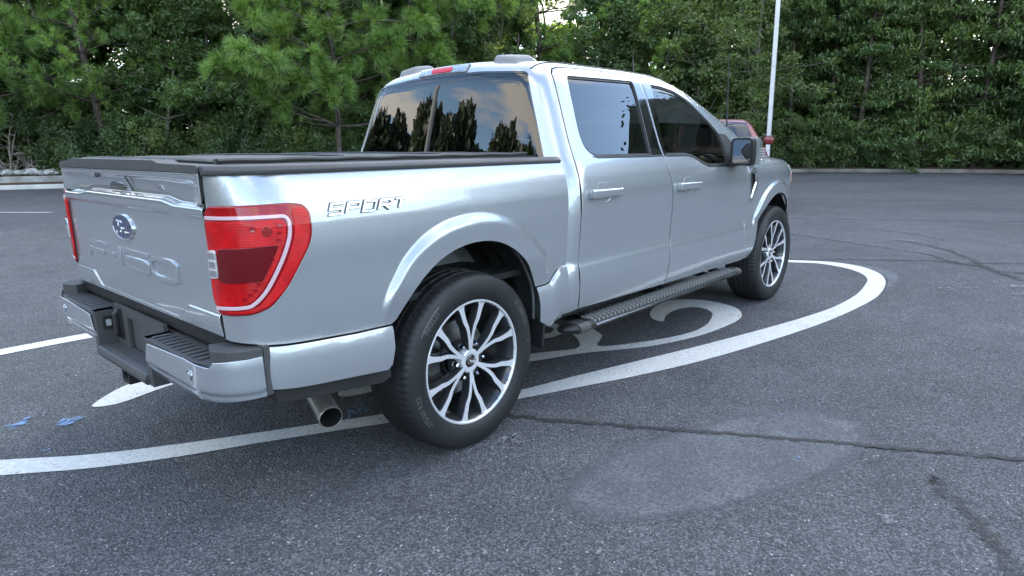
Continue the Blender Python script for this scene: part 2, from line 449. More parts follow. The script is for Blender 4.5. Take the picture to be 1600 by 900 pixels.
# stroke lettering -------------------------------------------------
def stroke(pts, w):
    P = [np.array(p, float) for p in pts]; n = len(P); L = []; Rr = []
    for i in range(n):
        if i == 0: d = P[1]-P[0]; d /= np.linalg.norm(d); m = np.array([-d[1], d[0]]); k = 1
        elif i == n-1: d = P[-1]-P[-2]; d /= np.linalg.norm(d); m = np.array([-d[1], d[0]]); k = 1
        else:
            d1 = P[i]-P[i-1]; d1 /= np.linalg.norm(d1); d2 = P[i+1]-P[i]; d2 /= np.linalg.norm(d2)
            m = np.array([-(d1+d2)[1], (d1+d2)[0]]); m /= np.linalg.norm(m); k = 1/max(0.4, m@np.array([-d1[1], d1[0]]))
        L.append(P[i]+m*k*w/2); Rr.append(P[i]-m*k*w/2)
    return [tuple(p) for p in L+Rr[::-1]]
GL = {  # strokes on a 5 x 6 grid
 'S': [[(5, 6), (0, 6), (0, 3), (5, 3), (5, 0), (0, 0)]],
 'P': [[(0, 0), (0, 6.6)], [(0, 6), (5, 6), (5, 3), (0, 3)]],
 'O': [[(2.5, 6), (0, 6), (0, 0), (2.5, 0)], [(2.5, 0), (5, 0), (5, 6), (2.5, 6)]],
 '0': [[(2.5, 6), (1, 6), (0, 5), (0, 1), (1, 0), (2.5, 0)], [(2.5, 0), (4, 0), (5, 1), (5, 5), (4, 6), (2.5, 6)]],
 'R': [[(0, 0), (0, 6.6)], [(0, 6), (5, 6), (5, 3), (0, 3)], [(2.2, 2.9), (5, 0)]],
 'T': [[(0, 6), (5, 6)], [(2.5, 6), (2.5, 0)]],
 'F': [[(5, 6), (0, 6), (0, 0)], [(0, 3.1), (4.2, 3.1)]],
 '-': [[(1, 3.1), (4, 3.1)]],
 '1': [[(1, 5.9), (2.6, 5.9), (2.6, 0)]],
 '5': [[(5, 6), (0, 6), (0, 3.4), (4, 3.4), (5, 2.6), (5, .8), (4, 0), (0, 0)]],
 'X': [[(0, 0), (5, 6)], [(0, 6), (2.1, 3.5)], [(2.9, 2.5), (5, 0)]],
 'L': [[(0, 6), (0, 0), (5, 0)]]}
# ================================================================== PICKUP TRUCK
# x forward, y left, z up; origin on the ground under the rear axle
WBASE, RAD = 3.683, 0.417
def pchip(xs, ys):
    xs = np.array(xs, float); ys = np.array(ys, float); h = np.diff(xs); d = np.diff(ys)/h
    m = np.zeros_like(xs); m[0] = d[0]; m[-1] = d[-1]
    for i in range(1, len(xs)-1):
        if d[i-1]*d[i] > 0:
            w1 = 2*h[i]+h[i-1]; w2 = h[i]+2*h[i-1]; m[i] = (w1+w2)/(w1/d[i-1]+w2/d[i])
    def f(x):
        x = np.clip(np.asarray(x, float), xs[0], xs[-1]); i = np.clip(np.searchsorted(xs, x)-1, 0, len(xs)-2)
        t = (x-xs[i])/h[i]; t2 = t*t; t3 = t2*t
        return (2*t3-3*t2+1)*ys[i]+(t3-2*t2+t)*h[i]*m[i]+(-2*t3+3*t2)*ys[i+1]+(t3-t2)*h[i]*m[i+1]
    return f
def smax(a, b, k):
    h = np.maximum(k-np.abs(a-b), 0)/k
    return np.maximum(a, b)+h*h*k*.25
def sstep(a, b, x):
    t = np.clip((x-a)/(b-a), 0, 1); return t*t*(3-2*t)
_inset = pchip([.36, .43, .47, .52, .58, .65, .70, .735, .755, .766, .80, .86, .95, 1.05, 1.12, 1.20, 1.25, 1.29, 1.33, 1.40, 1.5, 1.6, 1.7, 1.8, 1.95],
              [.12, .050, .032, .014, .005, .001, .003, .008, .0145, .0160, .0145, .011, .005, 0, .002, .016, .032, .048, .068, .100, .143, .184, .228, .275, .35])
zc_of = pchip([-1.2, -.97, -.78, -.45, .45, .55, .60, .64, 1.0, 3.1, 3.3], [.730, .726, .710, .690, .683, .686, .725, .752, .752, .745, .745])
def inset(z, x=None):
    if x is not None:
        z = z+(.757-zc_of(x))*(1-sstep(.80, .95, z))
    return _inset(z)
taper = pchip([-2, 3.55, 3.8, 4.0, 4.15, 4.3, 4.42, 4.5, 4.6], [0, 0, .010, .032, .068, .128, .20, .30, .5])
ARCH_R = [(-0.445, 0.50), (-.440, .60), (-.429, .706), (-.352, .805), (-.283, .87), (-.180, .930), (-.068, .962), (.045, .968), (.16, .949), (.269, .900), (.365, .821), (.430, .718), (.460, .63), (.462, .50)]
FL_RO = [(-.50, .70), (-.493, .769), (-.447, .865), (-.383, .96), (-.298, 1.027), (-.185, 1.075), (-.060, 1.097), (.076, 1.097), (.196, 1.073), (.316, 1.020), (.426, .935), (.495, .849), (.527, .753), (.53, .70)]
FL_RI = [(-.478, .70), (-.470, .771), (-.415, .865), (-.351, .934), (-.243, 1.000), (-.143, 1.036), (-.03, 1.053), (.09, 1.048), (.212, 1.018), (.325, .962), (.436, .876), (.505, .80), (.515, .70)]
CR = (0.02, .50); CF = (3.69, .48)
def polar(pts, c):
    a = [(math.atan2(p[1]-c[1], p[0]-c[0]), math.hypot(p[0]-c[0], p[1]-c[1])) for p in pts]
    a.sort(); return pchip([q[0] for q in a], [q[1] for q in a])
_ro, _ri = polar(FL_RO, CR), polar(FL_RI, CR)
FL_FO = [(3.149, .69), (3.175, .765), (3.257, .872), (3.345, .965), (3.45, 1.026), (3.587, 1.058), (3.716, 1.055), (3.86, 1.015), (3.98, .95), (4.08, .86), (4.15, .75), (4.16, .69)]
FL_FI = [(3.185, .69), (3.21, .755), (3.30, .868), (3.39, .946), (3.49, .998), (3.615, 1.026), (3.72, 1.022), (3.85, .975), (3.95, .90), (4.05, .81), (4.11, .70)]
_fo, _fi = polar(FL_FO, CF), polar(FL_FI, CF)
ARCH_F = [(3.235, .50), (3.245, .62), (3.258, .730), (3.34, .81), (3.441, .874), (3.514, .912), (3.607, .938), (3.714, .941), (3.83, .915), (3.95, .855), (4.05, .765), (4.10, .66), (4.115, .50)]
def flare(x, z):
    out = np.zeros_like(x)
    for c, fi, fo, hgt in ((CR, _ri, _ro, .024), (CF, _fi, _fo, .022)):
        dx = x-c[0]; dz = z-c[1]; a = np.arctan2(dz, dx); r = np.hypot(dx, dz)
        i, o = fi(a), fo(a); o = np.maximum(o, i+.030+.024*sstep(-.1, .35, dx))
        h = hgt*(1-sstep(i-.004, o, r))*sstep(.64, .86, z)*(np.abs(dx) < .8)*(1-.30*sstep(-.05, .35, dx))
        out = out+h
    return out
def side_w(x, z): return 1.0-inset(z, x)-taper(x)+flare(x, z)
def flare_pts(c, fi, fo, step=.010):
    out = []
    for a in np.linspace(-.2, math.pi+.2, 170):
        i, o = float(fi(a)), float(fo(a)); o = max(o, i+.030+.024*float(sstep(-.1, .35, np.array(i*math.cos(a)))))
        for f in (-.25, 0, .2, .4, .6, .8, 1.0, 1.2): q = i+(o-i)*f; out.append((c[0]+q*math.cos(a), c[1]+q*math.sin(a)))
    return out
def F_side(P): return np.abs(P[:, 1])-side_w(P[:, 0], P[:, 2])
def F_bed(P): return smax(F_side(P), -1.05-P[:, 0], .22)
def roof_z(x, y): return 1.878-.05*(y/.7)**2-.03*np.clip((1.15-x)/.4, 0, 2)**2-.035*np.clip((x-1.6)/.9, 0, 2)**2
def F_cab(P):
    x, y, z = P[:, 0], P[:, 1], P[:, 2]
    g = smax(np.abs(y)-side_w(x, z), .70+.17*(z-1.333)-x+.03*y*y, .17)
    w = (z-1.845+.40*(x-2.40)+.16*y*y)*.93
    t = smax(z-roof_z(x, y), w, .09)
    return smax(g, t, .11)
def F_front(P):
    x, y, z = P[:, 0], P[:, 1], P[:, 2]
    hood = z-(1.292-.055*np.clip(x-3.3, 0, 2)-.04*np.clip(x-4.1, 0, 1)-.03*(y/.85)**2+.012*(1-sstep(.36, .46, np.abs(y))))
    nose = x-(4.50-.16*y*y-.10*np.clip(z-.95, 0, 1)-.05*np.clip(.6-z, 0, 1))
    return smax(smax(np.abs(y)-side_w(x, z), hood, .13), nose, .16)
def side_rays(uv):
    O = np.stack([uv[:, 0], np.zeros(len(uv)), uv[:, 1]], 1); D = np.tile([0, -1.0, 0], (len(uv), 1)); return O, D
def back_rays(x0):
    def f(uv): return np.stack([np.full(len(uv), x0), uv[:, 0], uv[:, 1]], 1), np.tile([-1.0, 0, 0], (len(uv), 1))
    return f
def corner(ax, ay, k=.3):
    """domain (s,z): s=x on the side, an angle round the rear corner, then across the rear face"""
    e = ax-k*math.pi/2
    def rays(uv):
        s, z = uv[:, 0], uv[:, 1]; a = np.clip((ax-s)/k, 0, math.pi/2)
        O = np.stack([np.where(s > ax, s, ax), np.where(s < e, -ay+(e-s), -ay), z], 1)
        D = np.stack([-np.sin(a), -np.cos(a), np.zeros(len(s))], 1); return O, D
    def touv(P):
        out = []
        for x, y, z in P:
            if x >= ax: s = x
            elif y > -ay: s = e-(y+ay)
            else: s = ax-k*math.atan2(ax-x, -ay-y)
            out.append((s, z))
        return out
    return rays, touv
CC = np.array([1.75, 0, 1.05])
def disc_uv(P):
    d = np.asarray(P)-CC; d /= np.linalg.norm(d, axis=1, keepdims=True)
    rho = math.pi/2-np.arcsin(d[:, 2]); az = np.arctan2(d[:, 1], d[:, 0])
    return np.stack([rho*np.cos(az), rho*np.sin(az)], 1)
def disc_rays(uv):
    rho = np.hypot(uv[:, 0], uv[:, 1]); az = np.arctan2(uv[:, 1], uv[:, 0]); el = math.pi/2-rho
    D = np.stack([np.cos(el)*np.cos(az), np.cos(el)*np.sin(az), np.sin(el)], 1)
    return np.tile(CC, (len(uv), 1)), D
def top_rays(uv): return np.stack([uv[:, 0], uv[:, 1], np.full(len(uv), .95)], 1), np.tile([0, 0, 1.0], (len(uv), 1))

truck = empty('pickup_truck', (0, 0, 0), 'silver crew cab pickup truck with a black bed cover, parked across the painted oval', 'pickup truck')
def both(name, me, parent=None, label_r=None, label_l=None):
    a = link(name, me, parent or truck, label_r); b = link(name, mirror_y(me), parent or truck, label_l); return a, b

PA = MT['paint']
# ---- bed sides
bed_rays, bed_uv = corner(-.80, .70)
BE = -.80-.3*math.pi/2
lamp3 = [(-1.05, -.784, 1.150), (-1.048, -.800, 1.190), (-1.045, -.815, 1.200), (-.952, -.959, 1.204), (-.851, -.983, 1.205), (-.796, -.986, 1.196), (-.778, -.992, 1.170), (-.780, -.999, 1.095),
         (-.794, -1, 1.057), (-.823, -.999, 1.011), (-.880, -.988, .923), (-.935, -.968, .860), (-.982, -.941, .838), (-1.032, -.87, .830), (-1.048, -.815, .830), (-1.05, -.800, .865), (-1.05, -.792, 1.03)]
lamp_o = bed_uv(lamp3)
seam_s = bed_uv([(-1.05, -.793, 1)])[0][0]
arch = spline(ARCH_R, 5)
bed_out = [(seam_s, 1.305), (.690, 1.298), (.703, 1.21), (.700, 1.0), (.700, .757), (.637, .755), (.595, .728), (.555, .690), (.515, .686)]
bed_out += [(.458, .686)]+[tuple(p) for p in arch[::-1] if .70 > p[1] or True][0:0]
arch_pts = [tuple(p) for p in spline([p for p in ARCH_R if p[1] > .69][::-1], 6)]
upper = [(seam_s, 1.305), (.690, 1.298), (.703, 1.21), (.702, 1.0), (.702, .760), (.637, .757), (.597, .730), (.557, .692), (.515, .686), (.446, .686)]
upper += arch_pts+[(-.452, .692), (-.62, .697), (-.784, .709), (-.972, .724)]
upper += bed_uv([(-1.0, -.93, .730), (-1.04, -.86, .735), (-1.046, -.828, .738)])
lamp_o = fillet(lamp_o, .022, 4)
both('bed_side', patch('bed_side', upper, [lamp_o], bed_rays, F_bed, PA, .02, shrink=.0025, bstep=.012, extra=flare_pts(CR, _ri, _ro)))
# the lower band of the bed side, proud of the crease
def F_low(P): return F_bed(P)
low_r = [(-.452, .686), (-.62, .692), (-.784, .704), (-.968, .719), (-.968, .566), (-.80, .545), (-.49, .512), (-.468, .53), (-.452, .60)]
both('lower_bed_panel', patch('lower_bed_panel', low_r, [], bed_rays, F_bed, PA, .02, off=.004, shrink=.0015))
low_f = [(.454, .680), (.515, .680), (.553, .684), (.592, .722), (.632, .750), (.700, .752), (.703, .545), (.660, .480), (.555, .455), (.470, .50), (.466, .60)]
both('lower_bed_panel', patch('lower_bed_panel', low_f, [], bed_rays, F_bed, PA, .02, off=.004, shrink=.0015))
# black trim under the rear band
m = MB()
for sgn in (-1,):
    m.prism([(-.955, .560), (-.80, .541), (-.49, .508), (-.46, .53), (-.46, .47), (-.50, .455), (-.80, .49), (-.95, .512)], lambda u, v, d: (u, -d, v), .90, .972)
both('lower_trim', m.mesh('lower_trim', MT['plastic_dk']))

# ---- tail lamps
lens = patch('tail_lamp', lamp_o, [], bed_rays, F_bed, MT['lamp_edge'], .016, off=.006, lip=.03, shrink=.004, bev=.005)
strip3 = [(-1.049, -.803, 1.168), (-.998, -.934, 1.172), (-.881, -.988, 1.173), (-.862, -.991, 1.167), (-.855, -.996, 1.136), (-.863, -.998, 1.088), (-.894, -.992, 1.010), (-.939, -.972, .922), (-.977, -.945, .870), (-1.005, -.917, .857), (-1.047, -.81, .849),
          (-1.048, -.802, .857), (-1.007, -.919, .868), (-.982, -.944, .884), (-.953, -.965, .927), (-.909, -.989, 1.011), (-.876, -.996, 1.090), (-.869, -.994, 1.137), (-.879, -.991, 1.157), (-1.0, -.934, 1.158), (-1.049, -.801, 1.153)]
inner3 = [(-1.05, -.803, 1.150), (-1.0, -.934, 1.155), (-.885, -.991, 1.154), (-.874, -.994, 1.137), (-.881, -.996, 1.09), (-.914, -.989, 1.011), (-.957, -.965, .927), (-.984, -.944, .888), (-1.007, -.919, .872), (-1.048, -.806, .862), (-1.05, -.796, .90), (-1.05, -.797, 1.0)]
dark3 = [(-1.041, -.861, 1.062), (-.914, -.990, 1.071), (-.910, -.990, 1.063), (-.957, -.966, .956), (-1.036, -.872, .950), (-1.042, -.85, .954)]
rev3 = [(-1.05, -.806, 1.053), (-1.044, -.845, 1.057), (-1.043, -.845, .963), (-1.05, -.800, .959)]
outer3 = [(-.840, -.99, 1.19), (-.800, -.99, 1.185), (-.790, -.99, 1.16), (-.793, -.99, 1.10), (-.806, -.99, 1.06), (-.838, -.99, 1.005), (-.893, -.99, .92), (-.945, -.968, .866), (-.985, -.94, .846),
          (-1.04, -.86, .840), (-1.04, -.86, .846), (-1.0, -.92, .850), (-.965, -.945, .864), (-.925, -.975, .921), (-.879, -.99, 1.01), (-.848, -.99, 1.088), (-.840, -.99, 1.136), (-.846, -.99, 1.17)]
sub = [('light_guide', strip3, 'lamp_strip', .0105), ('red_lens', inner3, 'lamp_red', .0095), ('stop_lens', dark3, 'lamp_dark', .0155), ('reverse_lens', rev3, 'lamp_white', .0165), ('side_lens', outer3, 'lamp_red', .0095)]
lamps = both('tail_lamp', lens)
cl3 = np.array(bed_uv([(-1.049, -.803, 1.163), (-.998, -.934, 1.166), (-.905, -.986, 1.166), (-.872, -.991, 1.162), (-.862, -.996, 1.138), (-.869, -.998, 1.088), (-.901, -.992, 1.011), (-.946, -.972, .924), (-.980, -.945, .877), (-1.006, -.917, .863), (-1.047, -.81, .854)]))
def band(c, w):
    c = spline(c, 5); t = np.gradient(c, axis=0); t /= np.linalg.norm(t, axis=1, keepdims=True); n = np.stack([-t[:, 1], t[:, 0]], 1)*w/2
    return np.concatenate([c+n, (c-n)[::-1]])
for lo, me in zip(lamps, (lambda q: (q, mirror_y(q)))(patch('light_guide', band(cl3, .0090), [], bed_rays, F_bed, MT['lamp_strip'], .008, off=.0112, lip=.006, bev=.0015))): link('light_guide', me, lo)
for nm, o3, mt_, of in sub[1:]:
    me = patch(nm, fillet(bed_uv(o3), .010, 3), [], bed_rays, F_bed, MT[mt_], .014, off=of, lip=.006, bev=.0015)
    for lo, mm in zip(lamps, (me, mirror_y(me))): link(nm, mm, lo)
for (qx, qy, qz, rr_) in ((-.930, -.972, 1.118, .017), (-.965, -.950, 1.128, .010)):
    O, D = bed_rays(np.array(bed_uv([(qx, qy, qz)]))); Q = cast(O, D, F_bed, .0102)[0]; n_ = grad(F_bed, Q[None])[0]
    mt4 = Matrix.Translation(Q) @ Vector(n_).to_track_quat('Y', 'Z').to_matrix().to_4x4(); mm = MB().lathe([(0, .0012), (rr_*.45, .0014), (rr_*.5, .0004), (rr_*.9, .0006), (rr_, -.001)], 20); mm.V = [tuple(mt4 @ Vector(v)) for v in mm.V]
    me = mm.mesh('bulb', MT['bulb'], True)
    for lo, q in zip(lamps, (me, mirror_y(me))): link('bulb', q, lo)
for zc_ in (.978, 1.008, 1.038):
    me = patch('reverse_reflector', bed_uv([(-1.05, -.808, zc_+.010), (-1.044, -.842, zc_+.011), (-1.044, -.842, zc_-.010), (-1.05, -.806, zc_-.011)]), [], bed_rays, F_bed, MT['chrome'], .01, off=.0172, lip=.003, bev=.001)
    for lo, q in zip(lamps, (me, mirror_y(me))): link('reverse_reflector', q, lo)
# fluted inner reflector and bulb seen through the lens
_in = np.array(bed_uv([(-.881, -.996, 1.135), (-.887, -.996, 1.09), (-.920, -.989, 1.011), (-.962, -.960, .927), (-.990, -.936, .893)]))
_cl = np.concatenate([[0], np.cumsum(np.linalg.norm(np.diff(_in, axis=0), axis=1))])
def tooth(t): q = t*_cl[-1]; return np.array([np.interp(q, _cl, _in[:, 0])-.016, np.interp(q, _cl, _in[:, 1])])
rb = MB()
for k in range(13):
    t = k/12
    p = tooth(t)[None]
    O, D = bed_rays(p); Q = cast(O, D, F_bed, .0095)[0]; n = grad(F_bed, Q[None])[0]
    rb.box((-.006, -.006, -.004), (.006, .006, .004), mtx=Matrix.Translation(Q) @ Vector(n).to_track_quat('Y', 'Z').to_matrix().to_4x4())
me = rb.mesh('reflector_teeth', MT['lamp_edge'])
for lo, mm in zip(lamps, (me, mirror_y(me))): link('reflector_teeth', mm, lo)

# ---- tailgate
def tg_out(y, z):
    zb = 1.216-.016*sstep(.42, .58, np.abs(y))
    zz = np.where(z > 1.16, 1.16+(z-1.16)*(1.216-1.16)/(zb-1.16), z); zz = np.where(z > zb, 1.216+(z-zb)*(1.312-1.216)/(1.312-zb), zz)
    o = _tgp(zz); soft = sstep(.60, .655, np.abs(y)); rec = sstep(1.206, 1.218, zz)*(1-sstep(1.278, 1.292, zz))
    edge = np.clip((np.abs(y)-.66)/.12, 0, 1)*sstep(1.198, 1.206, z); o = o*(1-edge)+.0185*edge
    zl = .757+.063*sstep(.44, .56, np.abs(y)); o = o+.009*(1-sstep(zl-.006, zl+.010, z))
    # dish round the oval badge
    return o
_tgp = pchip([.70, .745, .80, 1.10, 1.150, 1.154, 1.162, 1.19, 1.203, 1.209, 1.221, 1.245, 1.272, 1.286, 1.292, 1.304, 1.315],
             [-.004, .0, .004, .006, .005, .006, .016, .021, .019, .012, -.014, -.015, -.008, .006, .018, .019, .012])
def F_tg(P): return -1.040-tg_out(P[:, 1], P[:, 2])-P[:, 0]
tg = [(-.788, 1.312), (-.790, 1.16), (-.792, .95), (-.808, .83), (-.822, .748), (.822, .742), (.808, .83), (.792, .95), (.790, 1.16), (.788, 1.312)]
tgx = []
for y in np.arange(-.785, .79, .009):
    zb = 1.216-.016*float(sstep(.42, .58, np.array(abs(y)))); zl = .757+.063*float(sstep(.44, .56, np.array(abs(y))))
    tgx += [(y, 1.16+(q-1.16)*(zb-1.16)/.056) for q in (1.160, 1.166, 1.198, 1.203, 1.207, 1.211)]+[(y, zb+(q-1.216)*(1.312-zb)/.096) for q in (1.217, 1.222, 1.272, 1.280, 1.287, 1.292, 1.303)]
    tgx += [(y, q) for q in (1.148, 1.153)]+[(y, zl+q) for q in (-.010, -.004, .002, .008, .014)]
tailgate = link('tailgate', patch('tailgate', tg, [], back_rays(-.6), F_tg, PA, .0085, shrink=.002, lip=.03, extra=tgx), truck)
def tg_map(off):
    def f(u, v, d): return (-1.040-float(tg_out(np.array([u]), np.array([v]))[0])-off-d, u, v)
    return f
m = MB()   # embossed letters
def put_text(m, txt, y0, z0, w, h, gap, sw, fn, d0, d1, slant=0.0, flip=1, widths=None):
    u = 0.0
    for i, ch in enumerate(txt):
        cw = (widths or {}).get(ch, w)
        for si, st in enumerate(GL[ch]):
            P = stroke([(p[0]/5*cw, p[1]/6*h) for p in st], sw)
            m.prism([(y0+flip*(u+p[0]+slant*p[1]), z0+p[1]) for p in P], fn, d0+.0004*si, d1)
        u += cw+gap
put_text(m, 'F-150', .560, .892, .255, .076, .036, .020, tg_map(0), .0065, -.002, flip=-1, widths={'-': .075, '1': .06})
m.build('lettering', PA, tailgate, bevel=.0012)
# spoiler lip joint and handle
m = MB(); m.prism(fillet([(.205, 1.238), (-.005, 1.232), (.04, 1.250), (.165, 1.256)], .006), tg_map(0), .004, -.004)
m.build('tailgate_handle', MT['gloss_black'], tailgate, bevel=.002)
m = MB(); m.prism(fillet([(.215, 1.232), (-.03, 1.224), (-.005, 1.231), (.205, 1.238)], .002), tg_map(0), .006, -.004)
m.build('handle_trim', MT['badge_grey'], tailgate, bevel=.001)
m = MB(); m.prism([(-.315, 1.256), (-.385, 1.257), (-.40, 1.240), (-.35, 1.238)], tg_map(0), .003, -.004)
m.build('small_plate', MT['badge_grey'], tailgate, bevel=.001)
m = MB(); m.lathe([(0, -.014), (.010, -.013), (.012, -.006), (.012, .004)], 20, axis='x', c=(-1.052, .252, 1.283))
m.build('rear_camera', MT['gloss_black'], tailgate, smooth=True)
m = MB(); m.prism([(.30, 1.300), (.195, 1.300), (.195, 1.289), (.30, 1.289)], tg_map(0), .0008, -.004); m.build('camera_plate', PA, tailgate, bevel=.0006)
m = MB()
for yy in (-.035,): m.prism([(yy, 1.312), (yy-.004, 1.312), (yy-.044, 1.222), (yy-.040, 1.222)], tg_map(0), .0006, -.004)
m.build('trim_joint', MT['plastic_dk'], tailgate)
# oval badge with a script mark
bc = (.045, 1.068)
def ell(a, b, n=40): return [(bc[0]+a*math.cos(2*math.pi*k/n), bc[1]+b*math.sin(2*math.pi*k/n)) for k in range(n)]
m = MB(); m.prism(ell(.116, .052), tg_map(0), .006, -.003); badge = m.build('badge', MT['badge_blue'], tailgate, bevel=.003)
m = MB(); m.prism(ell(.122, .056), tg_map(0), .0075, -.003, holes=[ell(.114, .0495)]); m.build('badge_ring', MT['chrome'], badge, bevel=.002)
def script_curves():
    """a cursive four letter word on a unit box, 0..10 by 0..4"""
    Fc = spline([(1.0, 1.2), (.6, .6), (1.2, .35), (1.9, 1.2), (2.3, 2.5), (2.9, 3.5), (4.3, 3.6), (5.0, 3.1)], 4)
    F2 = spline([(.9, 2.9), (1.1, 3.5), (2.0, 3.7), (3.0, 3.4), (4.3, 3.6)], 4); F3 = spline([(1.7, 2.1), (2.5, 2.25), (3.3, 2.1)], 3)
    o = spline([(4.3, 1.9), (3.6, 1.6), (3.5, 1.0), (4.1, .6), (4.8, 1.0), (4.8, 1.6), (4.3, 1.9), (5.3, 1.8)], 4)
    r = spline([(5.3, 1.8), (5.7, 1.9), (5.6, 1.3), (5.5, .7), (5.8, 1.4), (6.3, 1.9), (6.7, 1.7)], 4)
    d = spline([(7.9, 1.8), (7.1, 1.8), (6.8, 1.1), (7.3, .6), (7.9, 1.0), (8.4, 2.2), (8.9, 3.4), (8.3, 1.6), (8.3, .8), (9.2, .9)], 4)
    return [Fc, F2, F3, o, r, d]
m = MB(); fm = tg_map(.0062)
for c in script_curves():
    m.tube([fm(bc[0]+.086-(p[0]/10)*.172, bc[1]-.032+p[1]/4*.064, 0) for p in c], .0021, 5)
m.build('badge_script', MT['chrome'], badge, smooth=True)
# black cap along the tailgate top
m = MB()
m.prism(fillet([(.795, 1.313), (.790, 1.336), (.70, 1.343), (.665, 1.343), (.625, 1.353), (-.418, 1.350), (-.465, 1.340), (-.795, 1.335), (-.797, 1.311)], .008, 3),
        lambda u, v, d: (d, u, v), -1.062, -.985)
m.build('tailgate_cap', MT['plastic'], tailgate, bevel=.010, seg=3)

# ---- bed rail caps and the bed cover
m = MB()
prof = [(.956, 1.304), (.960, 1.318), (.951, 1.331), (.935, 1.335), (.80, 1.335), (.795, 1.30)]
xs = [-1.055, -1.04, -1.0, -.9, -.5, 0, .4, .66, .684, .69]
V = []; F = []
for i, x in enumerate(xs):
    dz = -.016*(x+1.05)/1.75
    for (yy, zz) in prof:
        sh = 0.0
        if x < -.9: sh = .13*max(0, (-.90-x)/.155)**2.2
        if i == len(xs)-1: zz = min(zz, 1.325)
        V.append((x, -max(yy-sh*(yy > .9), .798), zz+dz))
n = len(prof)
for i in range(len(xs)-1):
    for k in range(n): F.append((i*n+k, i*n+(k+1) % n, (i+1)*n+(k+1) % n, (i+1)*n+k))
F += [tuple(range(n)), tuple(reversed(range((len(xs)-1)*n, len(xs)*n)))]
m.add(V, F)
for o in both('bed_rail_cap', m.mesh('bed_rail_cap', MT['plastic'])):
    b = o.modifiers.new('bevel', 'BEVEL'); b.width = .006; b.segments = 3; b.limit_method = 'ANGLE'; b.angle_limit = R(25)
    o.data.polygons.foreach_set('use_smooth', np.full(len(o.data.polygons), True))
m = MB()   # soft cover: slightly sagging sheet with a hem
nx, ny = 40, 24; V = []; F = []
for i in range(nx+1):
    for j in range(ny+1):
        x = -.975+1.655*i/nx; y = -.735+1.47*j/ny; e = abs(y)/.735
        z = 1.352-.012*(x+1)/1.7+.006*(1-e**2)-.010*max(0, e-.93)/.07+.0012*math.sin(i*.9)*math.sin(j*1.3)
        if i == 0: z -= .012
        V.append((x, y, z))
for i in range(nx):
    for j in range(ny):
        a = i*(ny+1)+j; F.append((a, a+ny+1, a+ny+2, a+1))
m.add(V, F)
cover = m.build('bed_cover', MT['vinyl'], truck, smooth=True)
s = cover.modifiers.new('thick', 'SOLIDIFY'); s.thickness = .022; s.offset = -1
m = MB()   # folded hem and seams along the edges
for sg in (-1, 1):
    m.tube([(-.965+1.64*t, sg*.735, 1.347-.012*t+.0015*math.sin(t*40)) for t in np.linspace(0, 1, 60)], .009, 8)
m.tube([(-.972, -.735+1.47*t, 1.345+.006*(1-(2*t-1)**2)) for t in np.linspace(0, 1, 30)], .009, 8)
for xx in (-.45, .08): m.tube([(xx, -.73+1.46*t, 1.356-.012*(xx+1)/1.7+.006*(1-(2*t-1)**2)) for t in np.linspace(0, 1, 20)], .004, 6)
m.build('cover_hem', MT['vinyl'], cover, smooth=True)
m = MB(); m.box((-1.0, -.80, 1.22), (.68, -.74, 1.325)); m.box((-1.0, .74, 1.22), (.68, .80, 1.325)); m.box((.66, -.9, .60), (.69, .9, 1.30))
m.box((-.985, -.79, .76), (-.96, .79, 1.30)); m.box((-.98, -.90, .74), (.68, .90, .77)); m.build('bed_inner', MT['under'], truck)

# ---- doors
def side_line(pts): return [tuple(p) for p in pts]
seamR = [(.812, .492), (.806, .62), (.808, .75), (.815, 1.0), (.820, 1.20), (.826, 1.30), (.838, 1.40), (.855, 1.51), (.873, 1.63), (.888, 1.715), (.900, 1.757), (.932, 1.786), (.985, 1.798), (1.12, 1.804), (1.30, 1.807), (1.51, 1.806), (1.70, 1.802)]
seamM = [(1.813, 1.799), (1.802, 1.70), (1.786, 1.59), (1.770, 1.45), (1.758, 1.34), (1.760, 1.28), (1.774, 1.21), (1.795, 1.13), (1.812, 1.04), (1.818, .90), (1.812, .75), (1.800, .64), (1.793, .54), (1.790, .462)]
seamF = [(2.03, 1.793), (2.18, 1.783), (2.29, 1.766), (2.38, 1.731), (2.50, 1.664), (2.66, 1.567), (2.80, 1.462), (2.885, 1.392), (2.94, 1.30), (2.975, 1.22), (2.990, 1.15), (2.998, 1.0), (3.012, .86), (3.014, .70), (3.004, .56), (2.985, .440)]
winR = fillet([(1.014, 1.748), (1.705, 1.757), (1.690, 1.65), (1.655, 1.45), (1.620, 1.306), (1.045, 1.313), (.990, 1.328), (.953, 1.362), (.947, 1.43), (.985, 1.64)], [.03, .012, 0, 0, .012, .03, .02, .02, .03, 0])
winF = fillet([(1.912, 1.748), (2.04, 1.743), (2.213, 1.720), (2.35, 1.668), (2.453, 1.604), (2.583, 1.520), (2.686, 1.436), (2.700, 1.34), (2.650, 1.214), (2.365, 1.217), (2.253, 1.249), (2.176, 1.283), (2.088, 1.299), (1.798, 1.304), (1.83, 1.45), (1.87, 1.60)],
              [.02, .03, .03, .03, 0, 0, .02, .03, .012, .05, .03, .03, .03, .012, 0, 0])
rd_out = seamR+seamM+[]
fd_out = seamM[::-1]+seamF
rd = both('rear_door', patch('rear_door', rd_out, [winR], side_rays, F_cab, PA, .02, shrink=.0052, bev=.0014, bstep=.014))
fd = both('front_door', patch('front_door', fd_out, [winF], side_rays, F_cab, PA, .02, shrink=.0052, bev=.0014, bstep=.014))
def grow(poly, d):
    P = np.asarray(poly, float)
    if area2(P) < 0: P = P[::-1]
    t = np.roll(P, -1, 0)-np.roll(P, 1, 0); t /= np.maximum(np.linalg.norm(t, axis=1, keepdims=True), 1e-9)
    return P+np.stack([t[:, 1], -t[:, 0]], 1)*d
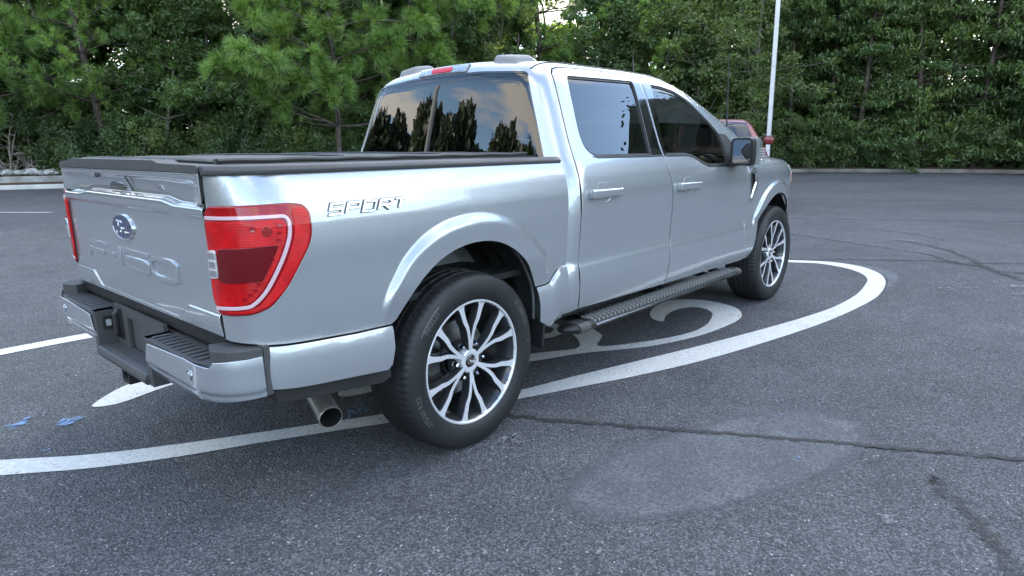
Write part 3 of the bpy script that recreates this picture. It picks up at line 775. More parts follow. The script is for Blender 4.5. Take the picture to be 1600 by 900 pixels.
pilR = [(1.700, 1.757), (1.790, 1.757), (1.776, 1.62), (1.760, 1.47), (1.747, 1.35), (1.748, 1.306), (1.617, 1.306), (1.652, 1.45), (1.687, 1.65)]
pilF = [(1.819, 1.757), (1.915, 1.749), (1.875, 1.60), (1.835, 1.45), (1.800, 1.304), (1.768, 1.305), (1.771, 1.35), (1.783, 1.46), (1.800, 1.60)]
sail = [(2.684, 1.436), (2.79, 1.430), (2.86, 1.365), (2.90, 1.29), (2.925, 1.215), (2.646, 1.214), (2.698, 1.34)]
beltR = [(.99, 1.314), (1.04, 1.303), (1.62, 1.296), (1.748, 1.296), (1.748, 1.309), (1.62, 1.309), (1.045, 1.317)]
beltF = [(1.768, 1.296), (1.80, 1.294), (2.085, 1.289), (2.170, 1.273), (2.245, 1.239), (2.360, 1.206), (2.65, 1.203), (2.925, 1.204), (2.925, 1.218), (2.65, 1.217), (2.365, 1.220), (2.253, 1.252), (2.176, 1.287), (2.088, 1.302), (1.798, 1.307), (1.768, 1.308)]
for drs, win, gm, extra in ((rd, winR, 'glass_dark', [('pillar_trim', pilR, 'gloss_black'), ('belt_moulding', beltR, 'plastic_dk')]),
                            (fd, winF, 'glass', [('pillar_trim', pilF, 'gloss_black'), ('mirror_sail', sail, 'plastic_dk'), ('belt_moulding', beltF, 'plastic_dk')])):
    gme = patch('window', grow(win, .010), [], side_rays, F_cab, MT[gm], .03, off=-.012, lip=0)
    wr = link('window', gme, drs[0]); wl = link('window', mirror_y(gme), drs[1])
    fme = patch('window_seal', grow(win, .004), [grow(win, -.009)], side_rays, F_cab, MT['plastic_dk'], .03, off=-.006, lip=.006, bstep=.02)
    link('window_seal', fme, drs[0]); link('window_seal', mirror_y(fme), drs[1])
    for nm, o, mm in extra:
        e = patch(nm, o, [], side_rays, F_cab, MT[mm], .03, off=.0025, lip=.006, bstep=.02)
        link(nm, e, drs[0]); link(nm, mirror_y(e), drs[1])
# handles: a cup pressed into the door and a strap across it
def handle(drs, x0, zc):
    cup = fillet([(x0+.075, zc+.022), (x0+.098, zc+.053), (x0+.190, zc+.052), (x0+.208, zc+.022), (x0+.200, zc-.034), (x0+.182, zc-.056), (x0+.105, zc-.056), (x0+.085, zc-.028)], .012)
    def F_cup(P):
        r = np.hypot((P[:, 0]-x0-.143)/.070, (P[:, 2]-zc)/.056); return F_cab(P)+.024*(1-sstep(.35, 1.0, r))
    c = patch('handle_cup', cup, [], side_rays, F_cup, PA, .008, off=.0015, lip=.004)
    m = MB()
    for (u0, u1, d0, d1) in ((x0-.004, x0+.298, .020, .040),):
        xs_ = np.linspace(u0, u1, 14); V = []; F = []
        for x in xs_:
            t = (x-u0)/(u1-u0); bow = .006*math.sin(math.pi*t); w = float(side_w(np.array([x]), np.array([zc]))[0])
            lo = -.002 if (t < .28 or t > .74) else .014
            hz = .0245-.004*t
            for (dd, zz) in ((lo, -hz), (.024+bow, -hz), (.031+bow, -hz*.6), (.033+bow, hz*.7), (.026+bow, hz), (lo, hz)): V.append((x, -(w+dd), zc+zz-.003*t))
        for i in range(13):
            for k in range(6): F.append((i*6+k, i*6+(k+1) % 6, (i+1)*6+(k+1) % 6, (i+1)*6+k))
        F += [tuple(range(6)), tuple(reversed(range(78, 84)))]
        m.add(V, F)
    hm = m.mesh('door_handle', PA)
    for d, a, b in ((drs[0], hm, c), (drs[1], mirror_y(hm), mirror_y(c))):
        h = link('door_handle', a, d); bv = h.modifiers.new('bevel', 'BEVEL'); bv.width = .004; bv.segments = 3; bv.limit_method = 'ANGLE'
        h.data.polygons.foreach_set('use_smooth', np.full(len(h.data.polygons), True))
        link('handle_cup', b, d)
handle(rd, .888, 1.117); handle(fd, 1.872, 1.099)

# ---- cab shell: roof, pillars, rear wall
def on_side(pts): O, D = side_rays(np.array(pts)); return cast(O, D, F_cab)
def on_back(pts): O, D = back_rays(1.6)(np.array(pts)); return cast(O, D, F_cab)
def on_top(pts): O, D = top_rays(np.array(pts)); return cast(O, D, F_cab)
topline = seamR+[(1.813, 1.799)]+seamF[:9]
Rs = on_side(topline)
cowl = on_top([(3.02, -.80), (3.10, -.70), (3.17, -.45), (3.20, 0)])
loop = np.concatenate([Rs, cowl, (cowl*[1, -1, 1])[::-1][1:], (Rs*[1, -1, 1])[::-1], on_back([(.80, .50), (.0, .50), (-.80, .50)])])
rw = fillet([(-.640, 1.768), (-.30, 1.792), (0, 1.797), (.30, 1.792), (.640, 1.768), (.815, 1.32), (.815, 1.22), (-.815, 1.22), (-.815, 1.32)], [.03, 0, 0, 0, .03, 0, .02, .02, 0])
ws = on_top([(2.45, -.56), (2.475, -.30), (2.485, 0), (2.475, .30), (2.45, .56), (2.75, .665), (3.0, .765), (3.08, .66), (3.13, .45), (3.16, 0), (3.13, -.45), (3.08, -.66), (3.0, -.765), (2.75, -.665)])
cab = link('cab', patch('cab', disc_uv(loop), [disc_uv(on_back(dens(rw, .03))), disc_uv(dens(ws, .03))], disc_rays, F_cab, PA, .017, shrink=.0028, bev=.0014, tmax=2.6), truck)
rwg = link('rear_window', patch('rear_window', grow(rw, .006), [], back_rays(1.6), F_cab, MT['glass_dark'], .03, off=-.004, lip=0, bstep=.02), truck)
link('window_seal', patch('window_seal', grow(rw, .003), [grow(rw, -.007)], back_rays(1.6), F_cab, MT['gloss_black'], .03, off=-.002, lip=.006, bstep=.02), rwg)
wsl = [(2.44, -.565), (2.47, -.30), (2.48, 0), (2.47, .30), (2.44, .565), (2.75, .675), (3.01, .775), (3.10, .66), (3.15, .45), (3.18, 0), (3.15, -.45), (3.10, -.66), (3.01, -.775), (2.75, -.675)]
link('windscreen', patch('windscreen', wsl, [], top_rays, F_cab, MT['glass_clear'], .04, off=-.006, lip=0, bstep=.03), truck)
# roof ditch seams, high stop lamp, roof pods
for sg in (-1,):
    dl = [(x, -(.640+.0*x)) for x in np.linspace(.83, 2.35, 40)]
    O, D = top_rays(np.array(dl)); Q = cast(O, D, F_cab, .0005)
    m = MB(); m.tube([tuple(q) for q in Q], .004, 6); both('roof_moulding', m.mesh('roof_moulding', MT['plastic_dk'], smooth=True))
bl = patch('high_stop_lamp', fillet([(-.180, 1.806), (-.176, 1.842), (0, 1.849), (.235, 1.844), (.240, 1.806), (0, 1.811)], .008), [], back_rays(1.6), F_cab, MT['lamp_clear'], .012, off=.010, lip=.012, bev=.004)
hl = link('high_stop_lamp', bl, truck)
link('gasket', patch('gasket', fillet([(-.186, 1.801), (-.182, 1.847), (0, 1.854), (.241, 1.849), (.246, 1.801), (0, 1.806)], .008), [], back_rays(1.6), F_cab, MT['plastic_dk'], .012, off=.003, lip=.006), hl)
link('red_lens', patch('red_lens', fillet([(-.060, 1.8135), (-.058, 1.841), (.125, 1.842), (.110, 1.8135)], .006), [], back_rays(1.6), F_cab, MT['lamp_red'], .012, off=.0135, lip=.006, bev=.002), hl)
m = MB()
for sg in (-1,):
    V = [(.845, -.335, 0), (.845, -.520, 0), (1.10, -.520, 0), (1.10, -.335, 0), (.858, -.350, .055), (.858, -.505, .050), (.99, -.505, .055), (.99, -.350, .060)]
    V = [(x, y, float(roof_z(np.array(x), np.array(y)))-.022+z) for x, y, z in V]
    m.add(V, [(0, 3, 2, 1), (4, 5, 6, 7), (0, 1, 5, 4), (1, 2, 6, 5), (2, 3, 7, 6), (3, 0, 4, 7)])
for o in both('roof_pod', m.mesh('roof_pod', MT['satin'])):
    b = o.modifiers.new('bevel', 'BEVEL'); b.width = .016; b.segments = 3
    o.data.polygons.foreach_set('use_smooth', np.full(len(o.data.polygons), True)); o.data.set_sharp_from_angle(angle=R(40))

# ---- front wing, hood, nose
CFX = .80
def fr_rays(uv):
    x, a = uv[:, 0], uv[:, 1]; return np.stack([x, np.zeros(len(x)), np.full(len(x), CFX)], 1), np.stack([np.zeros(len(x)), -np.cos(a), np.sin(a)], 1)
def fr_uv(pts):
    O, D = side_rays(np.array(pts)); Q = cast(O, D, F_front); return [(q[0], math.atan2(q[2]-CFX, -q[1])) for q in Q]
wing = [(2.985, .440), (3.004, .56), (3.014, .70), (3.012, .86), (2.998, 1.0), (2.990, 1.15), (2.978, 1.205)]
hoodseam = [(x, .475) for x in np.linspace(2.99, 4.20, 14)]
nose_edge = fr_uv([(4.22, 1.10), (4.24, 1.0), (4.19, .86), (4.14, .74), (4.10, .66)])
archF = spline([p for p in ARCH_F if p[1] > .62][::-1], 6)
vent = [(3.030, 1.183), (3.160, 1.180), (3.170, 1.125), (3.205, 1.050), (3.188, .998), (3.122, .915), (3.072, .912), (3.068, .935), (3.038, 1.10)]
fo_ = fr_uv(wing)+hoodseam+nose_edge+fr_uv([tuple(p) for p in archF])+fr_uv([(3.235, .56), (3.215, .50), (3.17, .45)])
wg = both('front_wing', patch('front_wing', fo_, [fr_uv(fillet(vent, .012))], fr_rays, F_front, PA, .02, shrink=.0025, tmax=2.0, bstep=.014, extra=fr_uv([q for q in flare_pts(CF, _fi, _fo) if .5 < q[1] < 1.12])))
vm = patch('vent_surround', fr_uv(fillet(grow(vent, -.001), .010)), [fr_uv([(3.062, 1.132), (3.140, 1.128), (3.175, 1.045), (3.108, .935), (3.085, .932), (3.062, 1.05)])], fr_rays, F_front, MT['badge_grey'], .02, off=.003, lip=.012)
bm_ = patch('vent_mesh', fr_uv(grow(vent, .004)), [], fr_rays, F_front, MT['plastic_dk'], .03, off=-.015, lip=0)
rodm = MB()
for (a, b) in (((3.148, 1.125), (3.155, 1.06)), ((3.155, 1.06), (3.085, .94))):
    O, D = side_rays(np.array([a, b])); Q = cast(O, D, F_front, .002); rodm.tube([tuple(Q[0]), tuple(Q[1])], .008, 8)
rme = rodm.mesh('vent_blade', MT['chrome'], smooth=True)
bt = MB()
def vent_map(u, v, d):
    return (u, -float(side_w(np.array([u]), np.array([v]))[0])-.003-d, v)
put_text(bt, 'XLT', 3.062, 1.146, .022, .022, .009, .0065, vent_map, .003, -.001)
btm = bt.mesh('series_badge', MT['chrome'])
for w_, f_ in ((wg[0], lambda q: q), (wg[1], mirror_y)):
    v_ = link('vent_surround', f_(vm), w_); link('vent_mesh', f_(bm_), w_); link('vent_blade', f_(rme), w_)
link('series_badge', btm, wg[0])
hood_loop = []
O, D = fr_rays(np.array(hoodseam)); Hq = cast(O, D, F_front, 0, 2.0)
hl_ = [(q[0], q[1]) for q in Hq]+[(4.30, -.55), (4.34, -.25), (4.35, 0)]
hl_ = hl_+[(x, -y) for x, y in hl_[::-1][1:]]
hl_ = [(p[0], p[1]) for p in hl_]+[(3.06, .55), (3.08, 0), (3.06, -.55)]
link('hood', patch('hood', hl_, [], top_rays, F_front, PA, .03, shrink=.002), truck)
# nose: headlamps, grille, bumper
def nose_rays(uv): return np.stack([np.full(len(uv), 3.9), uv[:, 0], uv[:, 1]], 1), np.tile([1.0, 0, 0], (len(uv), 1))
def nose_patch(nm, pts, mt_, off=0., step=.03): return patch(nm, fillet(pts, .012), [], nose_rays, F_front, MT[mt_], step, off=off, lip=.02)
link('nose_panel', nose_patch('nose_panel', [(-.80, 1.12), (-.80, .62), (.80, .62), (.80, 1.12), (.5, 1.20), (-.5, 1.20)], 'paint'), truck)
gr = link('grille', nose_patch('grille', [(-.56, 1.13), (-.56, .80), (.56, .80), (.56, 1.13)], 'plastic_dk', .006), truck)
m = MB()
for zz in (.86, .93, 1.0, 1.07):
    O, D = nose_rays(np.array([(y, zz) for y in np.linspace(-.53, .53, 20)])); Q = cast(O, D, F_front, .012); m.tube([tuple(q) for q in Q], .012, 6)
m.build('grille_bar', MT['badge_grey'], gr, smooth=True)
hlm = nose_patch('headlamp', [(-.60, 1.13), (-.60, .90), (-.77, .90), (-.82, 1.05), (-.80, 1.12)], 'lamp_white', .008); both('headlamp', hlm)
# amber corner of the headlamp, wrapping onto the wing
am = patch('corner_lens', fr_uv(fillet([(4.02, 1.160), (4.10, 1.155), (4.20, 1.06), (4.215, .985), (4.16, 1.00), (4.09, 1.08)], .01)), [], fr_rays, F_front, MT['lamp_white'], .012, off=.004, lip=.01, tmax=2.0)
a2 = patch('amber_reflector', fr_uv(fillet([(4.09, 1.085), (4.165, 1.005), (4.205, .995), (4.195, 1.05), (4.15, 1.10)], .006)), [], fr_rays, F_front, MT['amber'], .012, off=.007, lip=.006, tmax=2.0)
for o, mm in zip(both('corner_lens', am), (a2, mirror_y(a2))): link('amber_reflector', mm, o)
fb = nose_patch('front_bumper', [(-.86, .70), (-.86, .48), (-.5, .42), (.5, .42), (.86, .48), (.86, .70)], 'paint', .05); fbo = link('front_bumper', fb, truck)
m = MB(); m.box((4.30, -.30, .50), (4.62, .30, .60)); m.build('air_intake', MT['plastic_dk'], fbo, bevel=.01)
m = MB(); m.prism(fillet([(3.96, -.965), (4.20, -.90), (4.34, -.80), (4.30, -.74), (4.1, -.84), (3.96, -.90)], .01), lambda u, v, d: (u, v, d), .42, .70)
both('bumper_end', m.mesh('bumper_end', PA))
m = MB(); m.box((4.06, -.945, .615), (4.11, -.915, .645)); both('bumper_clip', m.mesh('bumper_clip', MT['lamp_white']))

# ---- door mirrors
def mirror_mesh():
    h = MB(); yi, yo = -1.022, -1.190
    prof = [(2.600, .0), (2.612, 1.0), (2.66, 1.06), (2.74, 1.0), (2.80, .80), (2.83, .45), (2.835, .12)]
    V = []; F = []; n = 28
    for x, s_ in prof:
        for k in range(n):
            a = 2*math.pi*k/n; c, s__ = math.cos(a), math.sin(a)
            ex = abs(c)**.38*(1 if c > 0 else -1); ez = abs(s__)**.38*(1 if s__ > 0 else -1)
            top = .004*ex
            V.append((x-.030*ex*(x < 2.7), (yi+yo)/2-.085*ex*s_, 1.306+(.096+top)*ez*s_))
    for i in range(len(prof)-1):
        for k in range(n): F.append((i*n+k, i*n+(k+1) % n, (i+1)*n+(k+1) % n, (i+1)*n+k))
    F.append(tuple(range((len(prof)-1)*n, len(prof)*n)))
    I = [0 if i < 2*n else 1 for i in range(len(F))]
    h.V, h.F, h.I = V, F, I
    return h
h = mirror_mesh()
mo = both('door_mirror', h.mesh('door_mirror', [MT['plastic_dk'], PA], smooth=True, sharp=50))
def rr(y0, y1, z0, z1, r): return fillet([(y0, z0), (y1, z0), (y1, z1), (y0, z1)], r)
m = MB(); m.prism(rr(-1.036, -1.174, 1.226, 1.388, .022), lambda u, v, d: (2.594+d+.14*(u+1.088), u, v), -.003, .004)
gm_ = m.mesh('mirror_glass', MT['mirror'])
m2 = MB(); m2.prism(grow(rr(-1.036, -1.174, 1.226, 1.388, .022), .012), lambda u, v, d: (2.594+d+.14*(u+1.088), u, v), -.010, .02, holes=[rr(-1.036, -1.174, 1.226, 1.388, .022)])
bz = m2.mesh('mirror_bezel', MT['plastic_dk'])
m3 = MB(); m3.tube([(2.78, -.90, 1.225), (2.75, -.94, 1.222), (2.72, -1.01, 1.235)], [.035, .03, .03], 10); m3.box((2.66, -1.02, 1.20), (2.80, -.93, 1.222))
arm = m3.mesh('mirror_arm', MT['plastic_dk'], smooth=True)
m4 = MB()
for k in range(6): m4.box((2.705+.012*k*0, -1.1975, 1.228+.018*k), (2.80, -1.189, 1.240+.018*k))
rep = m4.mesh('repeater_lens', MT['lamp_white'])
for o, f_ in zip(mo, (lambda q: q, mirror_y)):
    link('mirror_glass', f_(gm_), o); link('mirror_bezel', f_(bz), o); link('mirror_arm', f_(arm), o); link('repeater_lens', f_(rep), o)

# ---- side badge
def side_map(u, v, d): return (u, -float(side_w(np.array([u]), np.array([v]))[0])-d, v)
m = MB(); put_text(m, 'SPORT', -.708, 1.153, .052, .036, .020, .0092, side_map, .0085, -.001, slant=.5)
m0 = MB(); put_text(m0, 'SPORT', -.708, 1.153, .052, .036, .020, .0122, side_map, .0035, -.001, slant=.5)
sm = m.mesh('side_badge', MT['badge_grey'])
sb_ = link('side_badge', sm, truck); link('badge_backing', m0.mesh('badge_backing', MT['badge_dark']), sb_); bv = sb_.modifiers.new('bevel', 'BEVEL'); bv.width = .002; bv.segments = 2

# ---- rear bumper
b_in = pchip([.44, .48, .51, .535, .552, .566, .58, .60, .66, .74], [.09, .055, .034, .018, .010, .010, .001, .0, .0, .012])
def F_bump(P): return smax(np.abs(P[:, 1])-(.985-b_in(P[:, 2])*.8), -1.15-P[:, 0]+b_in(P[:, 2]), .22)
bp_rays, bp_uv = corner(-.86, .72)
bump = link('rear_bumper', None or (lambda mm: mm)(MB().box((-1.045, -.80, .50), (-1.00, .80, .665)).mesh('rear_bumper', MT['plastic'])), truck)
silver = [(-1.15, -.352, .652), (-1.15, -.433, .656), (-1.15, -.70, .668), (-1.13, -.868, .664), (-1.125, -.886, .684), (-1.079, -.944, .690), (-.995, -.979, .694), (-.992, -.979, .551), (-1.042, -.965, .547), (-1.091, -.934, .543),
          (-1.129, -.88, .538), (-1.15, -.706, .530), (-1.15, -.495, .516), (-1.15, -.38, .510), (-1.15, -.300, .506), (-1.15, -.315, .56)]
fm_ = patch('bumper_face', bp_uv(silver), [], bp_rays, F_bump, PA, .014, lip=.02, bev=.003, bstep=.012)
link('bumper_face', fm_, bump); link('bumper_face', mirror_y(fm_), bump)
m = MB()   # black carrier behind the painted faces, with the raised corner
m.prism(fillet([(-1.146, -.30), (-1.146, -.74), (-1.115, -.90), (-1.06, -.955), (-.985, -.978), (-.985, -.90), (-1.03, -.80), (-1.03, -.30)], .01), lambda u, v, d: (u, v, d), .655, .672)
m.prism(fillet([(-1.085, -.775), (-1.118, -.868), (-1.09, -.925), (-1.04, -.962), (-.985, -.976), (-.985, -.86), (-1.02, -.80)], .012), lambda u, v, d: (u, v, d), .672, .722)
m.prism([(-.985, -.972), (-.962, -.972), (-.962, -.90), (-.985, -.90)], lambda u, v, d: (u, v, d), .552, .728)
m.box((-1.140, -.345, .47), (-1.04, -.296, .672))
cm = m.mesh('bumper_top', MT['plastic'])
for mm in (cm, mirror_y(cm)):
    o = link('bumper_top', mm, bump); bv = o.modifiers.new('bevel', 'BEVEL'); bv.width = .008; bv.segments = 3; bv.limit_method = 'ANGLE'
    o.data.polygons.foreach_set('use_smooth', np.full(len(o.data.polygons), True)); o.data.set_sharp_from_angle(angle=R(40))
m = MB()
for k in range(10):
    y = -.36-.045*k; m.box((-1.125+.0*k, y-.012, .6725), (-1.055, y+.012, .6775))
rm = m.mesh('step_tread', MT['plastic'])
for mm in (rm, mirror_y(rm)):
    o = link('step_tread', mm, bump); bv = o.modifiers.new('bevel', 'BEVEL'); bv.width = .002; bv.segments = 2
m = MB()
m.prism(fillet([(-1.150, .470), (-1.156, .490), (-1.146, .512), (-1.12, .517), (-1.05, .517), (-1.05, .49), (-1.12, .47)], .004), lambda u, v, d: (u, d, v), -.297, .297)
m.box((-1.062, -.30, .515), (-1.047, -.03, .700)); m.box((-1.062, .13, .515), (-1.047, .30, .700)); m.box((-1.062, -.03, .66), (-1.047, .13, .700)); m.build('step_well', MT['plastic'], bump, bevel=.004)
m = MB(); m.prism(rr(-1.115, -1.070, .585, .645, .010), lambda u, v, d: (u, d, v), .300, .288); ll = m.build('plate_lamp_housing', MT['plastic_dk'], bump, bevel=.002)
m = MB(); m.prism(rr(-1.103, -1.082, .600, .630, .004), lambda u, v, d: (u, d, v), .300, .284); m.build('plate_lamp', MT['lamp_white'], ll, bevel=.002)
m = MB(); m.tube([(-1.068, .215, .560), (-1.085, .205, .575), (-1.085, .205, .665), (-1.068, .215, .68)], .013, 8); m.box((-1.075, .19, .55), (-1.06, .235, .69))
m.build('trailer_socket', MT['plastic_dk'], bump, smooth=True)
for (a0, a1, z0, z1) in ((.075, .125, .585, .63), (-.02, .02, .60, .635)):
    m = MB(); m.box((-1.040, a0, z0), (-1.030, a1, z1)); m.build('plate_bracket', MT['steel'], bump, bevel=.003)
for yy in (-.75, .75):
    m = MB(); O, D = bp_rays(np.array(bp_uv([(-1.14, -abs(yy), .621)]))); Q = cast(O, D, F_bump)[0]; n = grad(F_bump, Q[None])[0]
    mt4 = Matrix.Translation(Q) @ Vector(n).to_track_quat('Y', 'Z').to_matrix().to_4x4()
    mm = MB().lathe([(0, .006), (.011, .006), (.0135, .004), (.0145, -.003)], 24); mm.V = [tuple(mt4 @ Vector(v)) for v in mm.V]
    r_ = MB().lathe([(.0148, .0), (.0165, .004), (.0185, .003), (.0195, -.002)], 24); r_.V = [tuple(mt4 @ Vector(v)) for v in r_.V]
    a, b = mm.mesh('parking_sensor', PA, True), r_.mesh('sensor_ring', MT['badge_grey'], True)
    if yy > 0: a, b = mirror_y(a), mirror_y(b)
    link('sensor_ring', b, link('parking_sensor', a, bump))
m = MB()   # hollow square receiver
m.prism([(.005, .388), (.092, .388), (.092, .462), (.005, .462)], lambda u, v, d: (d, u, v), -1.125, -.75, holes=[[(.020, .403), (.077, .403), (.077, .447), (.020, .447)]])
m.box((-1.0, -.55, .52), (-.92, .55, .60)); m.box((-.98, .01, .39), (-.75, .087, .46)); m.build('tow_hitch', MT['under'], truck, bevel=.004)
m = MB(); m.box((-1.034, -.80, .690), (-.90, .80, .752)); m.build('tailgate_gap_fill', MT['plastic_dk'], truck)  # dark box put in as the black shade of the gap below the tailgate

# ---- exhaust
m = MB(); T0 = Vector((-.604, -.729, .268)); dr = Vector((-.27, -.93, -.17)).normalized()
T0 = T0; pr = [(.046, -.26), (.050, -.02), (.051, 0), (.0485, .003), (.0465, .0), (.0465, -.20)]
mq = Matrix.Translation(T0) @ dr.to_track_quat('Z', 'Y').to_matrix().to_4x4()
mm = MB().lathe(pr, 40, axis='z'); mm.V = [tuple(mq @ Vector(v)) for v in mm.V]; mi_ = MB().lathe([(.0462, -.002), (.0455, -.05), (.044, -.18), (.0, -.18)], 40, axis='z'); mi_.V = [tuple(mq @ Vector(v)) for v in mi_.V]
ex = mm.build('exhaust_tip', MT['exhaust'], truck, smooth=True, sharp=50)
m = MB(); b0 = mq @ Vector((0, 0, -.20)); m.tube([b0, mq @ Vector((0, 0, -.30)), (-.50, -.42, .45), (-.2, -.40, .52), (.6, -.35, .42), (1.5, -.35, .40)], .032, 10)
m.tube([(1.0, -.35, .40), (1.02, -.35, .40), (1.6, -.35, .40), (1.62, -.35, .40)], [.05, .11, .11, .05], 14); m.build('exhaust_pipe', MT['steel'], ex, smooth=True); mi_.build('tip_bore', MT['under'], ex, smooth=True)

# ---- running boards
m = MB(); xs = np.linspace(.80, 2.93, 2)
rbp = [(-.905, .402), (-.925, .412), (-.995, .412), (-1.018, .398), (-1.022, .380), (-1.005, .358), (-.935, .352), (-.905, .372)]
def rb_ring(x, dy, dz, s=1.0):
    cy, cz = -.965, .382; return [(x, cy+(y-cy)*s+dy, cz+(z-cz)*s+dz-.010*(x-.8)/2.1) for y, z in rbp]
V = []; F = []; st = [(.735, .045, -.004, .45), (.755, .03, -.002, .75), (.80, .006, 0, 1), (2.93, 0, 0, 1), (3.00, .035, 0, .75), (3.015, .045, 0, .5)]
for a in st: V += rb_ring(*a)
for i in range(len(st)-1):
    for k in range(8): F.append((i*8+k, i*8+(k+1) % 8, (i+1)*8+(k+1) % 8, (i+1)*8+k))
F += [tuple(range(8)), tuple(reversed(range(len(st)*8-8, len(st)*8)))]
m.add(V, F)
rbs = both('running_board', m.mesh('running_board', MT['plastic_dk']))
for o in rbs:
    b = o.modifiers.new('bevel', 'BEVEL'); b.width = .008; b.segments = 3; o.data.polygons.foreach_set('use_smooth', np.full(len(o.data.polygons), True)); o.data.set_sharp_from_angle(angle=R(40))
m = MB()
for k in range(46):
    x = .93+k*.0415; dz = -.010*(x-.8)/2.1
    m.box((x, -.990, .4125+dz), (x+.015, -.918, .4215+dz)); m.box((x, -1.012, .4000+dz), (x+.015, -.990, .4165+dz))
tm = m.mesh('step_tread', MT['satin'])
m = MB(); m.tube([(.93, -1.0235, .388), (2.82, -1.0235, .379)], .0045, 8); em = m.mesh('edge_trim', MT['chrome'], True)
m = MB(); cpts = [(.80, 0, 0, 1.025), (.90, 0, 0, 1.025)]
ends = []
for x0, x1 in ((.795, .885), (2.855, 2.935)):
    cm_ = MB(); V = rb_ring(x0, .004, 0, 1.04)+rb_ring(x1, .0, 0, 1.04); cm_.add(V, [(k, (k+1) % 8, 8+(k+1) % 8, 8+k) for k in range(8)]+[tuple(range(8)), tuple(reversed(range(8, 16)))]); ends.append(cm_.mesh('board_end', MT['plastic']))
brs = []
for x in (1.05, 1.95, 2.72):
    br = MB(); br.tube([(x, -.60, .47), (x, -.80, .44), (x, -.95, .375)], .03, 8); br.box((x-.05, -.93, .352), (x+.05, -.60, .368)); brs.append(br.mesh('bracket', MT['under']))
for o, f_ in zip(rbs, (lambda q: q, mirror_y)):
    for nm, q in (('step_tread', tm), ('edge_trim', em), *[('board_end', q) for q in ends], *[('bracket', q) for q in brs]): link(nm, f_(q), o)

# ---- underside, wheelhouses, mud flaps
m = MB(); m.box((-.95, -.82, .60), (4.2, .82, .66))
for sg in (-1, 1): m.box((-1.0, sg*.45-.05, .44), (4.2, sg*.45+.05, .58)); m.box((.75, sg*.80-.09, .435), (3.0, sg*.80+.09, .60))
m.tube([(0, -.72, RAD), (0, .72, RAD)], .055, 14); m.tube([(0, -.16, RAD), (0, .16, RAD)], [.16, .16], 18); m.tube([(3.683, -.7, RAD), (3.683, .7, RAD)], .045, 10)
m.tube([(-.75, 0, .50), (-.45, 0, .50)], .01, 8); m.lathe([(.05, -.10), (.36, -.10), (.38, 0), (.36, .08), (.05, .08)], 32, axis='z', c=(-.62, .0, .54))
for sg in (-1, 1): m.tube([(-.65, sg*.52, .50), (-.3, sg*.52, .40), (0, sg*.52, .36), (.3, sg*.52, .40), (.62, sg*.52, .52)], .028, 8); m.tube([(.15, sg*.62, .42), (-.02, sg*.60, .85)], .03, 10)
m.build('underbody', MT['under'], truck)
def liner(c, arch, name, mtl, ymax, inner=-.50):
    A = [p for p in arch]; mm = MB(); n = len(A); V = []
    cx, cz = c
    for p in A:
        d = np.array([p[0]-cx, p[1]-cz]); d = d/np.linalg.norm(d); q = np.array(p)+d*.030
        w = min(ymax, float(side_w(np.array([p[0]]), np.array([max(p[1], .62)]))[0])-.022)
        V += [(q[0], -w, q[1]), (q[0]+d[0]*.02, -.80, q[1]+d[1]*.02), (q[0], -.62, q[1]), (q[0]-d[0]*.04, inner, q[1]-d[1]*.04)]
    F = []
    for i in range(n-1):
        for k in range(3): F.append((i*4+k, i*4+k+1, (i+1)*4+k+1, (i+1)*4+k))
    mm.add(V, F); mm.add([v for v in V[3::4]], [tuple(range(n))]); return mm
ar = [tuple(p) for p in spline(ARCH_R, 4)]
lm = liner(CR, ar, 'wheelhouse', MT['liner'], .94); both('wheelhouse', lm.mesh('wheelhouse', MT['liner'], smooth=True, sharp=60))
lm = liner(CF, [tuple(p) for p in spline(ARCH_F, 4)], 'wheelhouse', MT['under'], .93); both('wheelhouse', lm.mesh('wheelhouse', MT['under'], smooth=True, sharp=60))
# black liner over the front half of the rear wheelhouse, with pressed ribs
V = []; F = []
arr = [p for p in ar if p[0] > .14]; n = len(arr)
for i, p in enumerate(arr):
    d = np.array([p[0]-CR[0], p[1]-CR[1]]); d /= np.linalg.norm(d)
    for j, yy in enumerate(np.linspace(.935, .60, 15)):
        k = .020+.012*math.sin(j*1.25)*(j > 3)*min(1, i/8); q = np.array(p)+d*(k-.004); V.append((q[0], -yy, q[1]))
for i in range(n-1):
    for j in range(14): F.append((i*15+j, i*15+j+1, (i+1)*15+j+1, (i+1)*15+j))
m = MB().add(V, F); both('wheel_liner', m.mesh('wheel_liner', MT['plastic_dk'], smooth=True, sharp=80))
m = MB(); m.prism(fillet([(-.985, .50), (-.80, .50), (-.79, .36), (-.975, .345)], .01), lambda u, v, d: (d+.02*(v-.35), u, v), .505, .520)
both('mud_flap', m.mesh('mud_flap', MT['plastic_dk']))

